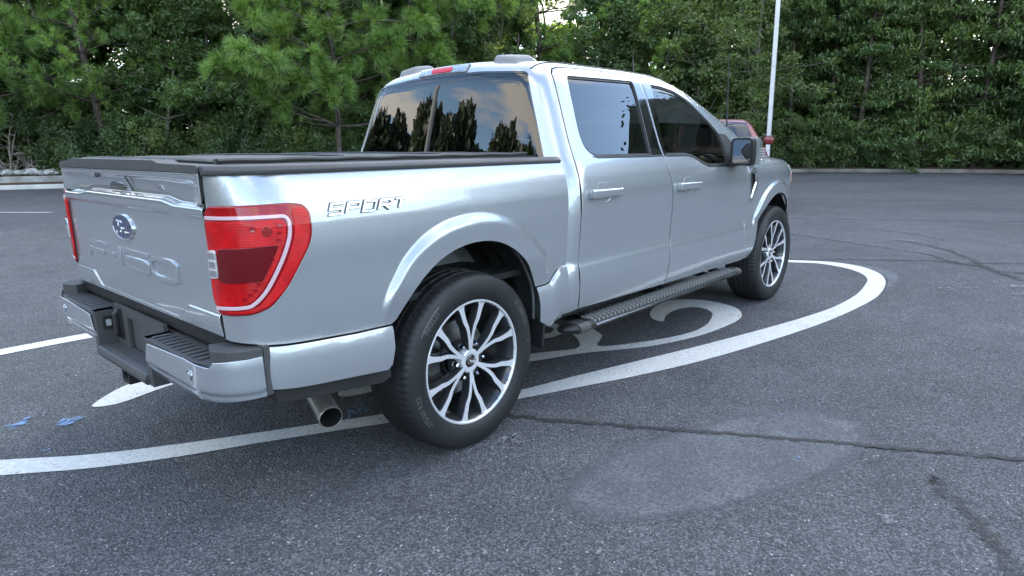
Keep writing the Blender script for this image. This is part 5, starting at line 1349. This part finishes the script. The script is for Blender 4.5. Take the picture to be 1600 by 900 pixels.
for p, q in zip(gl_, KP[:li+20]): V += [(*p, .006), (*q, .012)]
m.add(V, [(i*2, i*2+1, i*2+3, i*2+2) for i in range(len(gl_)-1)]); tag(m.build('gutter', MT['pale_concrete'], smooth=True), kind='structure')
P1 = offset_line(KP, .16); P2 = offset_line(KP, .97)
m = MB(); n = len(KP); V = []
far = offset_line(KP, 1.6); far2 = offset_line(KP, 60)
for p, q in zip(P1, P2): V += [(*p, .135), (*q, .20)]
m.add(V, [(i*2, i*2+1, i*2+3, i*2+2) for i in range(n-1)]); tag(m.build('mulch_strip', MT['mulch'], smooth=True), kind='structure')
m = MB(); V = []
for p, q, s_ in zip(P2, far, far2):
    s2 = p+(q-p)/np.linalg.norm(q-p)*45
    V += [(*p, .198), (*q, .34), (*s2, .9)]
m.add(V, [(i*3+k, i*3+k+1, i*3+k+4, i*3+k+3) for i in range(n-1) for k in (0, 1)]); tag(m.build('wood_floor', MT['soil'], smooth=True), kind='structure')
# ================================================================== TREES AND SHRUBS
def leaf_mat(name, c1, c2, trans=.5, scale=.55, rough=.6):
    m = bpy.data.materials.new(name); m.use_nodes = True; t = m.node_tree; t.nodes.clear()
    P = geo_pos(t); oi = N(t, 'ShaderNodeObjectInfo')
    f = noise(t, P, scale, 3, .6); f2 = noise(t, P, 6.0, 2, .6)
    c = ramp(t, f, [(.32, c1), (.68, c2)])
    c = mixc(t, 1.0, c, ramp(t, f2, [(.25, (.62, .66, .62)), (.75, (1.38, 1.34, 1.25))]), 'MULTIPLY')
    c = mixc(t, 1.0, c, ramp(t, oi.outputs['Random'], [(0, (.82, .86, .86)), (1, (1.18, 1.12, 1.0))]), 'MULTIPLY')
    d = N(t, 'ShaderNodeBsdfDiffuse'); tl = N(t, 'ShaderNodeBsdfTranslucent'); gl = N(t, 'ShaderNodeBsdfGlossy'); gl.inputs['Roughness'].default_value = .45
    t.links.new(c, d.inputs[0]); t.links.new(mixc(t, 1.0, c, (1.25, 1.2, .55), 'MULTIPLY'), tl.inputs[0])
    mx = N(t, 'ShaderNodeMixShader'); mx.inputs[0].default_value = trans; t.links.new(d.outputs[0], mx.inputs[1]); t.links.new(tl.outputs[0], mx.inputs[2])
    m2 = N(t, 'ShaderNodeMixShader'); m2.inputs[0].default_value = .05; t.links.new(mx.outputs[0], m2.inputs[1]); t.links.new(gl.outputs[0], m2.inputs[2])
    o = N(t, 'ShaderNodeOutputMaterial'); t.links.new(m2.outputs[0], o.inputs[0]); return m
LF = dict(broad=leaf_mat('broad_leaf', (.052, .112, .040), (.125, .220, .072)), light=leaf_mat('pale_leaf', (.090, .155, .050), (.175, .25, .085)),
          pine=leaf_mat('pine_needle', (.125, .230, .058), (.25, .40, .115), .35), dark=leaf_mat('dark_frond', (.042, .090, .028), (.125, .20, .052), .25),
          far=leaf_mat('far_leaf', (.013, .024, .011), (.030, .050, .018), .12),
          dead=leaf_mat('dead_needle', (.22, .10, .05), (.32, .16, .09), .2))
MT['bark'] = mat('pine_bark', lin(.085, .066, .056), .9, var=.5, var_scale=7, bump=.9, bump_scale=18)
MT['bark_grey'] = mat('grey_bark', lin(.15, .135, .12), .9, var=.4, var_scale=6, bump=.6, bump_scale=25)
rng = np.random.default_rng(11)
def unit(n, r=rng):
    v = r.normal(size=(n, 3)); return v/np.linalg.norm(v, axis=1, keepdims=True)
def leaves(C, size, r, up=.5, aspect=.55, jit=.35):
    """one folded leaf (two triangles sharing the midrib) per centre"""
    n = len(C); d = unit(n, r); d[:, 2] -= .15; d /= np.linalg.norm(d, axis=1, keepdims=True)
    nn = unit(n, r)+np.array([0, 0, up]); s = np.cross(d, nn); s /= np.maximum(np.linalg.norm(s, axis=1, keepdims=True), 1e-6)
    u = np.cross(s, d)
    L = size*(1+jit*r.uniform(-1, 1, n))[:, None]; W = L*aspect
    V = np.stack([C-d*L*.5, C+s*W*.5+u*L*.10, C+d*L*.5, C-s*W*.5+u*L*.10], 1).reshape(-1, 3)
    i = np.arange(n)[:, None]*4
    Q = np.concatenate([i+np.array([[0, 1, 2]]), i+np.array([[0, 2, 3]])]); return V, Q
def needles(C, D, length, cnt, r, width=.012, spread=.9):
    """tufts: cnt needles fanning from every centre about its direction"""
    n = len(C); c = np.repeat(C, cnt, 0); d = np.repeat(D, cnt, 0)+spread*unit(n*cnt, r)
    d /= np.linalg.norm(d, axis=1, keepdims=True); L = length*r.uniform(.7, 1.1, n*cnt)[:, None]
    s = np.cross(d, unit(n*cnt, r)); s /= np.maximum(np.linalg.norm(s, axis=1, keepdims=True), 1e-6)
    tip = c+d*L; tip[:, 2] -= .10*L[:, 0]
    V = np.stack([c-s*width*.5, c+s*width*.5, tip], 1).reshape(-1, 3)
    return V, np.arange(n*cnt*3).reshape(-1, 3)
def limb_tubes(limbs, name, mt_, n=6):
    m = MB()
    for pts, rs in limbs: m.tube(pts, list(rs), n, cap=False)
    me = np_mesh(name, m.V, m.F, mt_, True); return me
def bent(p0, d, L, r, k=6, droop=0.0, wob=.12):
    P = [np.array(p0, float)]; d = np.array(d, float); d /= np.linalg.norm(d)
    for i in range(k):
        d = d+r.normal(size=3)*wob; d[2] -= droop; d /= np.linalg.norm(d); P.append(P[-1]+d*L/k)
    return P
def cat_(parts):
    V = []; Q = []; o = 0
    for v, q in parts: V.append(v); Q.append(q+o); o += len(v)
    return np.concatenate(V), np.concatenate(Q)
def proto_broad(seed, H=12, Rc=3.2, base=1.2, nl=26000, size=.17, mt_='broad', open_=.0):
    r = np.random.default_rng(seed); tr = bent((0, 0, 0), (.04*r.normal(), .04*r.normal(), 1), H*.92, r, 9, 0, .06)
    rs = np.linspace(.15*H/12, .03, len(tr)); limbs = [(tr, rs)]; tips = []
    for i in range(34):
        t = r.uniform(base/H, .97); k = t*(len(tr)-1); j = int(k); p = tr[j]+(tr[min(j+1, len(tr)-1)]-tr[j])*(k-j)
        a = r.uniform(0, 2*math.pi); w = Rc*(1-.45*abs(t-.35)/.65)*r.uniform(.55, 1.1)
        br = bent(p, (math.cos(a), math.sin(a), r.uniform(.05, .8)), w, r, 6, .02, .16); limbs.append((br, np.linspace(.055*(1.2-t)*H/12+.008, .006, len(br))))
        for q in range(7):
            s = br[r.integers(2, 7)]; e = bent(s, r.normal(size=3)+np.array([0, 0, .25]), w*.34*r.uniform(.5, 1.2), r, 3, .02, .2); limbs.append((e, [.010, .008, .006, .003])); tips += [e[-1], e[-2]]
    tips = np.array(tips); per = max(1, nl//len(tips)); sc = r.uniform(.22, .52, len(tips))
    C = np.repeat(tips, per, 0)+unit(len(tips)*per, r)*(r.uniform(0, 1, len(tips)*per)**.45*np.repeat(sc, per))[:, None]*np.array([1.15, 1.15, .75])
    if open_: C = C[r.uniform(size=len(C)) > open_]
    V, Q = leaves(C, size, r)
    return limb_tubes(limbs, 'trunk', MT['bark_grey']), quad_mesh('crown', V, Q, LF[mt_])
def proto_pine(seed, H=16, Rc=3.0, base=4.0, whorls=15, cnt=26, length=.30, width=.014, dead=False):
    r = np.random.default_rng(seed); tr = bent((0, 0, 0), (.03*r.normal(), .03*r.normal(), 1), H, r, 10, 0, .035)
    limbs = [(tr, np.linspace(.11 if dead else .17, .03, len(tr)))]; C = []; D = []
    for w in range(whorls):
        t = (base+(H-base)*(w+r.uniform(-.3, .3))/whorls)/H; t = min(max(t, .05), .985); k = t*(len(tr)-1); j = int(k); p = tr[j]+(tr[min(j+1, len(tr)-1)]-tr[j])*(k-j)
        a0 = r.uniform(0, 6.28); nb = r.integers(4, 7)
        for b in range(nb):
            a = a0+6.28*b/nb+r.uniform(-.4, .4); L = Rc*(1.08-t)**.6*r.uniform(.6, 1.15)+.3
            br = bent(p, (math.cos(a), math.sin(a), r.uniform(-.05, .45)), L, r, 7, -.02, .12); limbs.append((br, np.linspace(.04, .008, len(br))))
            for s in range(int(5+L*4.5) if not dead else int(3+L*2.0)):
                q = br[r.integers(3, 8)]; dd = (br[-1]-br[-3])/np.linalg.norm(br[-1]-br[-3])+r.normal(size=3)*.7+np.array([0, 0, .25]); dd /= np.linalg.norm(dd)
                e = q+dd*r.uniform(.2, .65); limbs.append(([q, (q+e)/2+r.normal(size=3)*.03, e], [.009, .007, .005])); 
                for f in ((1.0, .72) if not dead else (1.0, 1.0, .8, .8)): C.append(q+(e-q)*f+(r.normal(size=3)*.10 if dead else 0)); D.append(dd)
    V, Q = needles(np.array(C), np.array(D), length, cnt, r, width)
    return limb_tubes(limbs, 'trunk', MT['bark']), quad_mesh('crown', V, Q, LF['pine'])
def proto_cedar(seed, H=11, Rc=2.6, nl=22000, mt_='dark', size=.20):
    """dense, layered sprays down to the ground"""
    r = np.random.default_rng(seed); tr = bent((0, 0, 0), (0, 0, 1), H, r, 8, 0, .03); limbs = [(tr, np.linspace(.15, .02, len(tr)))]; C = []
    nb = 120; per = nl//nb
    for b in range(nb):
        t = r.uniform(.03, .98)**1.0; k = t*(len(tr)-1); j = int(k); p = tr[j]+(tr[min(j+1, len(tr)-1)]-tr[j])*(k-j); a = r.uniform(0, 6.28)
        L = Rc*(1-t)**.62*r.uniform(.65, 1.15)+.35; br = bent(p, (math.cos(a), math.sin(a), r.uniform(-.05, .35)), L, r, 6, .015, .10); limbs.append((br, np.linspace(.026, .004, len(br))))
        s = r.uniform(.25, 1, per); P = np.array(br); kk = s*6; jj = np.minimum(kk.astype(int), 5); q = P[jj]+(P[jj+1]-P[jj])*(kk-jj)[:, None]
        sd = np.array([-math.sin(a), math.cos(a), 0]); wd = (.20+.30*np.sin(s*3.0))*L*.42
        C.append(q+sd*(r.uniform(-1, 1, per)*wd)[:, None]+np.stack([r.normal(size=per)*.05, r.normal(size=per)*.05, r.normal(size=per)*.075-.08*np.abs(r.uniform(-1, 1, per))], 1))
    V, Q = leaves(np.concatenate(C), size, r, up=1.4, aspect=.38)
    return limb_tubes(limbs, 'trunk', MT['bark'], 5), quad_mesh('crown', V, Q, LF[mt_])
def proto_shrub(seed, H=2.2, Rc=1.2, nl=5200, size=.11, mt_='broad', bare=0.0, stems=9):
    r = np.random.default_rng(seed); limbs = []; tips = []
    for i in range(stems):
        a = r.uniform(0, 6.28); br = bent((.12*r.normal(), .12*r.normal(), 0), (.5*math.cos(a), .5*math.sin(a), 1), H*r.uniform(.6, 1.05), r, 6, .0, .16); limbs.append((br, np.linspace(.042 if bare else .022, .008, len(br))))
        for q in range(6):
            s = br[r.integers(2, 7)]; e = bent(s, r.normal(size=3)+np.array([0, 0, .4]), Rc*.6*r.uniform(.5, 1.2), r, 4, .01, .2); limbs.append((e, np.array([.010, .008, .006, .004, .003])*(2 if bare else 1))); tips += [e[-1], e[-2], e[-3]]
    tips = np.array([p for p in tips if p[2] > bare*H]); per = max(1, nl//len(tips))
    C = np.repeat(tips, per, 0)+unit(len(tips)*per, r)*(r.uniform(0, 1, len(tips)*per)**.5*.34)[:, None]; C[:, 2] = np.maximum(C[:, 2], .03)
    V, Q = leaves(C, size, r)
    return limb_tubes(limbs, 'stems', MT['twig' if bare else 'bark_grey'], 5), quad_mesh('foliage', V, Q, LF[mt_])
PR = {}
PR['broad'] = [proto_broad(s, 12, 3.3, .8, 24000, .19) for s in (1, 2)]
PR['light'] = [proto_broad(s, 10, 3.0, .8, 17000, .16, 'light') for s in (3, 4)]
PR['pine'] = [proto_pine(s, 17, 3.1, 3.2, 15, 26, .30, .022) for s in (5, 6)]
PR['tuft'] = [proto_pine(s, 13, 4.8, 2.2, 11, 44, .46, .036, True) for s in (8,)]
PR['cedar'] = [proto_cedar(s) for s in (9, 10, 12)]
PR['thin_cedar'] = [proto_cedar(s, 11.5, 2.5, 8500) for s in (13, 14)]
PR['shrub'] = [proto_shrub(s) for s in (20, 21)]
PR['pale_shrub'] = [proto_shrub(s, 2.6, 1.3, 4200, .12, 'light') for s in (22, 23)]
PR['bare_shrub'] = [proto_shrub(s, 3.1, 1.3, 2600, .11, 'broad', .62, 7) for s in (24,)]
def az_point(px, beyond=0.0, py=226):
    """the spot on the ground where the view towards picture column px crosses the far kerb, and some metres on"""
    d = _f+_r*(px-800)/FPX-_u*(py-450)/FPX; d = d[:2]/np.linalg.norm(d[:2]); c = CAM[:2]; best = None
    for i in range(len(KP)-1):
        a, b = KP[i], KP[i+1]; e = b-a; den = d[0]*(-e[1])+d[1]*e[0]
        if abs(den) < 1e-9: continue
        w = a-c; t = (w[0]*(-e[1])+w[1]*e[0])/den; s = (d[0]*w[1]-d[1]*w[0])/den
        if t > 0 and -.001 <= s <= 1.001 and (best is None or t < best): best = t
    return c+d*((best or 30)+beyond), d
def plant(kind, px, beyond, scale, label, cat, group=None, rot=None, k=None, name=None, lean=None, zs=1.0):
    pr = PR[kind][(k if k is not None else rng.integers(len(PR[kind]))) % len(PR[kind])]
    p, d = az_point(px, beyond)
    nm = name or {'broad': 'broadleaf_tree', 'light': 'broadleaf_tree', 'pine': 'pine_tree', 'tuft': 'pine_tree', 'cedar': 'cypress_tree', 'thin_cedar': 'cypress_tree'}.get(kind, 'shrub')
    e = empty(nm, (p[0], p[1], .14), label, cat, group, rng.uniform(0, 6.28) if rot is None else rot)
    e.scale = (scale, scale, scale*zs)
    if lean: e.rotation_euler[0], e.rotation_euler[1] = lean
    a, b = ('trunk', 'crown') if kind in ('broad', 'light', 'pine', 'tuft', 'cedar', 'thin_cedar') else ('stems', 'foliage')
    o = link(a, pr[0], e); link(b, pr[1], e); return e
G1 = 'tall trees of the wood behind the kerb'
# prominent trees, left to right
plant('pine', 170, 1.7, .95, 'pine with a bare brown leaning trunk, left of the truck bed', 'tree', rot=.6, k=0, lean=(R(-3), R(-4)))
plant('tuft', -25, 1.6, .95, 'bright long-needled pine at the left edge of the photo', 'tree', rot=2.0)
plant('tuft', 530, -.5, 1.0, 'pine with big bright green needle tufts above the truck bed', 'tree', rot=.5)
plant('tuft', 655, 1.0, 1.0, 'long-needled pine close behind the left side of the truck cab', 'tree', rot=3.8)
plant('broad', 700, 1.5, .85, 'dense dark broadleaf tree with glossy leaves just above the rear window', 'tree', k=0, rot=1)
plant('pine', 856, 4.0, 1.0, 'tall thin pine trunk rising behind the middle of the truck roof', 'tree', k=1, rot=.4)
plant('pine', 985, 3.2, .95, 'tall thin pine trunk rising behind the front end of the truck roof', 'tree', k=0, rot=2.4)
plant('light', 1075, 1.6, .95, 'pale leafy tree with thin forked stems left of the antenna', 'tree', k=0, rot=.8)
plant('light', 1180, -.4, .80, 'pale leafy tree whose twigs cross the white light pole', 'tree', k=1, rot=2.2)
plant('pine', 1545, 4.0, 1.0, 'pine with a dark straight trunk near the right edge of the photo', 'tree', k=1, rot=1.2)
# the rest of the wood: front row, middle row, back row
front = [('broad', 60, 4.4, .8), ('broad', 118, 3.5, .8), ('broad', 250, 1.6, .70), ('broad', 325, 2.4, .78), ('broad', 405, 2.0, .66), ('broad', 545, 1.4, .62), ('broad', 640, 3.2, .8),
         ('light', 775, 2.4, .72), ('broad', 815, 1.8, .66), ('broad', 905, 2.0, .72), ('light', 1000, 2.4, .78), ('broad', 1035, 3.2, .85), ('broad', 1130, 2.6, .8)]
for k, x, b, s in front: plant(k, x, b, s, 'leafy tree in the front row of the wood, left of the light pole', 'tree', G1)
for x, b, s in [(1235, 1.2, .80), (1290, 2.0, .95), (1340, .9, .82), (1385, 2.2, 1.0), (1432, 1.0, .84), (1480, 2.2, .98), (1525, 1.0, .86), (1575, 1.8, .95), (1625, 1.2, .9), (1690, 1.6, 1.0)]:
    plant('thin_cedar' if 1370 < x < 1530 else 'cedar', x, b, s, 'dark feathery evergreen in the row behind the right-hand kerb', 'tree', 'dark evergreens behind the right-hand kerb', zs=1.2)
back = [('pine', -60, 6, 1), ('broad', 20, 6, 1.1), ('pine', 90, 7, .95), ('broad', 150, 6, 1.1), ('pine', 235, 6, 1), ('broad', 290, 6.5, 1.15), ('pine', 370, 7, .95), ('broad', 440, 6, 1.1), ('pine', 520, 6.5, 1), ('broad', 570, 6.5, 1.1),
        ('pine', 665, 6.5, 1), ('broad', 735, 6, 1.0), ('pine', 790, 7.5, .9), ('broad', 870, 7, .9), ('pine', 935, 7, .9), ('broad', 1010, 7, .95), ('pine', 1095, 6.5, .95), ('broad', 1160, 6.5, 1.0), ('cedar', 1225, 5, 1.1), 
        ('cedar', 1600, 5, 1.2), ('pine', 1270, 8, .9), ('pine', 1620, 8, .9), ('broad', 1700, 6, 1.1)]
back += [('broad', x, 5+.3*i, 1.05) for i, x in enumerate((330, 365, 505, 540, 610, 690, 760))]
for k, x, b, s in back: plant(k, x, b, s, 'tree half hidden in the shaded back of the wood', 'tree', G1+' at the back')
for x in [q for q in range(1225, 1570, 38) if not 1400 < q < 1545]: plant('broad', x+rng.uniform(-9, 9), rng.uniform(8.5, 11), rng.uniform(1.3, 1.5), 'added tall tree behind the dark evergreens on the right, blocking the sun', 'tree', 'added sun-blocking trees behind the dark evergreens')  # extra row added to keep the low sun off the lot
# shrubs along the kerb
G2 = 'shrubs along the foot of the wood'
plant('bare_shrub', 8, 1.9, 1.0, 'shrub with pale bare forked stems at the far left, behind the white rocks', 'shrub', rot=.4)
plant('bare_shrub', 48, 2.1, .95, 'shrub with thin bare leaning stems beside the white rocks', 'shrub', rot=2.6)
for i, x in enumerate(range(118, 620, 33)): plant('shrub' if i % 3 else 'pale_shrub', x+rng.uniform(-8, 8), 1.2+rng.uniform(0, .9), rng.uniform(.7, 1.15), 'green shrub below the trees, left of the truck cab', 'shrub', G2)
for i, x in enumerate(range(1205, 1680, 27)): plant('shrub' if i % 2 else 'pale_shrub', x+rng.uniform(-8, 8), .55+rng.uniform(0, .5), rng.uniform(.5, .85), 'low shrub growing over the right-hand kerb', 'shrub', G2+' on the right')
for i, x in enumerate(range(-20, 1700, 46)): plant('shrub' if i % 2 else 'pale_shrub', x+rng.uniform(-12, 12), rng.uniform(3.6, 5.2), rng.uniform(1.3, 1.9), 'tall bush in the shade between the trunks of the wood', 'bush', 'bushes between the trunks')
for x, b, s in [(1760, 1.5, 1.1), (1850, 2, 1.1), (1960, 1.5, 1.15)]: plant('cedar', x, b, s, 'dark feathery evergreen in the row behind the right-hand kerb', 'tree', 'dark evergreens behind the right-hand kerb', zs=1.25)
# the wood on the other sides of the lot, which the glass and paint mirror
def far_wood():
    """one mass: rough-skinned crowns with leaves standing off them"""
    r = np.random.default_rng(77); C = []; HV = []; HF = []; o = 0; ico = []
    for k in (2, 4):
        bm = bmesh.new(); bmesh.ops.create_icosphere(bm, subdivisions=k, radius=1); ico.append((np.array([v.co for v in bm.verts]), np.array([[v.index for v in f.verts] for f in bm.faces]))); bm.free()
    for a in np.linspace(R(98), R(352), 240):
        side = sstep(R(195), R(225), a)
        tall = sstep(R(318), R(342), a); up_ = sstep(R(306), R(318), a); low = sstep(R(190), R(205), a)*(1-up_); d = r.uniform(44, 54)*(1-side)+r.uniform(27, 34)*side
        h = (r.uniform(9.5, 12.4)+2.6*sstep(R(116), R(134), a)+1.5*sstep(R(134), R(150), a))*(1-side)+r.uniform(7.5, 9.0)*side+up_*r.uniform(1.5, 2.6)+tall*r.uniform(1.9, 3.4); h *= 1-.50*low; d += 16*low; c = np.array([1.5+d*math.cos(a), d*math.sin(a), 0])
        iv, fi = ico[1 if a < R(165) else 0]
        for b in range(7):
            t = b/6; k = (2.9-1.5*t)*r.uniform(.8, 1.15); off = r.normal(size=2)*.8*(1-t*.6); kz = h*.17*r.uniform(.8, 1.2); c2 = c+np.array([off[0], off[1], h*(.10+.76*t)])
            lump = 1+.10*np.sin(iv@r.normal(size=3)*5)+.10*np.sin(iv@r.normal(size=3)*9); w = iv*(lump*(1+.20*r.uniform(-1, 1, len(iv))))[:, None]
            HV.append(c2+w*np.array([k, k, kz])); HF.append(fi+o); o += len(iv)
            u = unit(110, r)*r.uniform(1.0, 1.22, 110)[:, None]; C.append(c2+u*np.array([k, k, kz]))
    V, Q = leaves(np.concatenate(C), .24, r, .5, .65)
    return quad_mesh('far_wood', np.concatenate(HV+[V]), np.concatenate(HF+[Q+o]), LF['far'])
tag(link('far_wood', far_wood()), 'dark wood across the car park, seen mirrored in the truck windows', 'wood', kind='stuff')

# ------------------------------------------------------------------ white rocks along the left kerb
MT['rock'] = mat('white_rock', lin(.60, .58, .55), .85, var=.3, var_scale=6, bump=.7, bump_scale=12)
def rock_mesh(seed):
    bm = bmesh.new(); bmesh.ops.create_icosphere(bm, subdivisions=3, radius=1); r = np.random.default_rng(seed); K = r.normal(size=(10, 3)); ph = r.uniform(0, 6, 10)
    cut = unit(7, r)
    for v in bm.verts:
        p = np.array(v.co); 
        for c in cut:
            e = p@c-.72
            if e > 0: p = p-c*e*.85
        p = p*(1+.06*sum(math.sin(k@p*2.2+q) for k, q in zip(K, ph))/3); v.co = Vector(p*np.array([1, .8, .62]))
    me = bpy.data.meshes.new('rock'); bm.to_mesh(me); bm.free(); me.materials.append(MT['rock']); me.polygons.foreach_set('use_smooth', np.full(len(me.polygons), True)); me.set_sharp_from_angle(angle=R(32)); return me
RK = [rock_mesh(s) for s in range(5)]
for i, px in enumerate(np.arange(-6, 112, 6.4)):
    p, d = az_point(px, 1.75+rng.uniform(-.12, .12)); s = rng.uniform(.13, .25)
    o = tag(link('rock', RK[i % 5]), 'white rock in the row behind the left-hand kerb', 'rock', 'white rocks behind the left-hand kerb')
    o.location = (p[0], p[1], .47+s*.4); o.scale = (s*1.15, s, s); o.rotation_euler = (0, 0, rng.uniform(0, 6.28))

# ------------------------------------------------------------------ light pole
def view_point(px, py, dist):
    d = _f+_r*(px-800)/FPX-_u*(py-450)/FPX; h = np.linalg.norm(d[:2]); return CAM+d/h*dist
MT['white_metal'] = mat('white_painted_steel', lin(.55, .555, .56), .4, coat=.3, var=.08, var_scale=3)
def light_pole(p, label, h=10.5):
    e = empty('light_pole', (p[0], p[1], 0), label, 'light pole')
    m = MB(); m.box((-.064, -.064, .62), (.064, .064, h)); m.build('pole', MT['white_metal'], e, bevel=.02)
    m = MB(); m.lathe([(.0, .62), (.30, .62), (.30, 0)], 24, axis='z'); m.build('footing', MT['concrete'], e, smooth=True)
    m = MB(); m.box((-.15, -.15, .62), (.15, .15, .65)); m.build('base_plate', MT['white_metal'], e)
    m = MB(); m.tube([(0, 0, h-.1), (.5, 0, h-.05), (.9, 0, h)], .04, 8); m.box((.8, -.22, h-.02), (1.5, .22, h+.12)); m.tube([(0, 0, h-.1), (-.5, 0, h-.05), (-.9, 0, h)], .04, 8); m.box((-1.5, -.22, h-.02), (-.8, .22, h+.12))
    m.build('lamp_head', MT['satin'], e); return e
pp = view_point(1200, 230, 22.0); e = light_pole(pp, 'white square light pole behind the red car'); e.rotation_euler[2] = .25
light_pole((-6.6, 9.3), 'light pole across the lot, mirrored in the rear window of the truck')

# ------------------------------------------------------------------ red car parked beyond the truck
def red_car():
    e = empty('parked_car', (0, 0, 0), 'red car with clear headlamps, nose towards the truck', 'car')
    def w(z): return .90-.03*((z-.75)/.4)**2-.17*np.clip(z-1.0, 0, 1)**1.0*1.4
    def Fc(P):
        x, y, z = P[:, 0], P[:, 1], P[:, 2]
        body = smax(smax(np.abs(y)-w(z), x-2.15+.14*y*y+.12*np.clip(z-.7, 0, 1), .2), -2.2-x+.1*y*y, .25)
        hood = z-(1.08-.10*np.clip(x-.9, 0, 3)-.06*np.clip(x-1.6, 0, 3)-.10*y*y)
        cab_ = smax(smax(z-1.63+.05*y*y+.02*(x+.5)**2, (z-1.08)*.80+(x-1.15)*.55+.10*y*y, .12), (-1.95-x)*.85+(z-1.0)*.35, .15)
        top = -smax(-hood, -cab_, .06)
        return smax(body, top, .12)
    def sph(c):
        c = np.array(c)
        def rays(uv):
            rho = np.hypot(uv[:, 0], uv[:, 1]); az = np.arctan2(uv[:, 1], uv[:, 0]); el = math.pi/2-rho
            return np.tile(c, (len(uv), 1)), np.stack([np.cos(el)*np.cos(az), np.cos(el)*np.sin(az), np.sin(el)], 1)
        def touv(P):
            d = np.array(P, float)-c; d /= np.linalg.norm(d, axis=1, keepdims=True); rho = math.pi/2-np.arcsin(d[:, 2]); az = np.arctan2(d[:, 1], d[:, 0]); return np.stack([rho*np.cos(az), rho*np.sin(az)], 1)
        return rays, touv
    rays, touv = sph((.0, 0, .80))
    ring = [(1.62*math.cos(a), 1.62*math.sin(a)) for a in np.linspace(0, 2*math.pi, 90, endpoint=False)]
    ring = [((2.15 if abs(math.sin(math.atan2(y, x))) > .3 else 2.0)*x/1.62, (2.15 if abs(math.sin(math.atan2(y, x))) > .3 else 2.0)*y/1.62) for x, y in ring]
    wsc = [(1.05, -.70, 1.13), (1.10, 0, 1.13), (1.05, .70, 1.13), (.42, .56, 1.53), (.38, 0, 1.57), (.42, -.56, 1.53)]
    sidew = [(.86, .75, 1.13), (.28, .63, 1.50), (-1.30, .63, 1.50), (-1.60, .72, 1.13)]
    sl = [(x, -y, z) for x, y, z in sidew]
    hs = [fillet(touv(dens(q, .1)), 0) if False else touv(dens(q, .08)) for q in (wsc, sidew, sl)]
    link('body', patch('body', ring, hs, rays, Fc, MT['red_paint'], .045, tmax=4), e)
    for q, nm in ((wsc, 'windscreen'), (sidew, 'side_window'), (sl, 'side_window')):
        P = touv(dens(q, .08)); link(nm, patch(nm, grow(P, .012), [], rays, Fc, MT['glass_dark'] if nm != 'windscreen' else MT['glass'], .05, off=-.006, lip=0, tmax=4), e)
    for sg in (-1, 1):
        q = [(1.98, sg*.58, .98), (1.70, sg*.82, 1.06), (1.60, sg*.86, 1.02), (1.78, sg*.84, .86), (2.02, sg*.64, .84)]
        link('headlamp', patch('headlamp', fillet(touv(q), .02), [], rays, Fc, MT['lamp_white'], .03, off=.006, lip=.01, tmax=4), e)
        m = MB(); m.lathe([(.0, 0), (.05, 0), (.075, .02), (.085, .06), (.07, .13), (0, .15)], 18, axis='x', c=(.72, sg*.93, 1.21)); m.V = [(x, sg*.93+(y-sg*.93)*1.2, z) for x, y, z in m.V]
        mo_ = m.build('door_mirror', MT['red_paint'], e, smooth=True); m = MB(); m.tube([(.78, sg*.78, 1.12), (.78, sg*.90, 1.19)], .03, 6); m.build('mirror_arm', MT['plastic_dk'], mo_, smooth=True)
    m = MB(); m.box((1.98, -.42, .62), (2.145, .42, .80)); m.build('grille', MT['plastic_dk'], e, bevel=.02)
    m = MB(); m.box((-1.7, -.70, .42), (1.7, .70, .85)); m.build('floor_pan', MT['under'], e)
    for sg in (-1, 1):
        m = MB(); m.box((-.1, sg*.36-.22, .8), (.12, sg*.36+.22, 1.38)); m.build('seat', MT['interior_lt'], e, bevel=.05)
    for x in (-1.35, 1.35):
        for sg in (-1, 1):
            m = MB(); m.lathe([(.20, -.09), (.30, -.10), (.335, -.08), (.34, 0), (.335, .08), (.20, .09)], 36); w_ = m.build('wheel', MT['rubber'], e, smooth=True); w_.location = (x, sg*.80, .34)
            m = MB(); m.lathe([(.0, sg*.085), (.05, sg*.09), (.19, sg*.075), (.205, sg*.09)], 30); link('rim', m.mesh('rim', MT['badge_grey'], True), w_)
    return e
rc = red_car(); rc.scale = (1.13, 1.13, 1.13); q = view_point(1114, 226, 15.6); rc.location = (q[0], q[1], 0); rc.rotation_euler = (0, 0, YAW+math.pi-R(13))
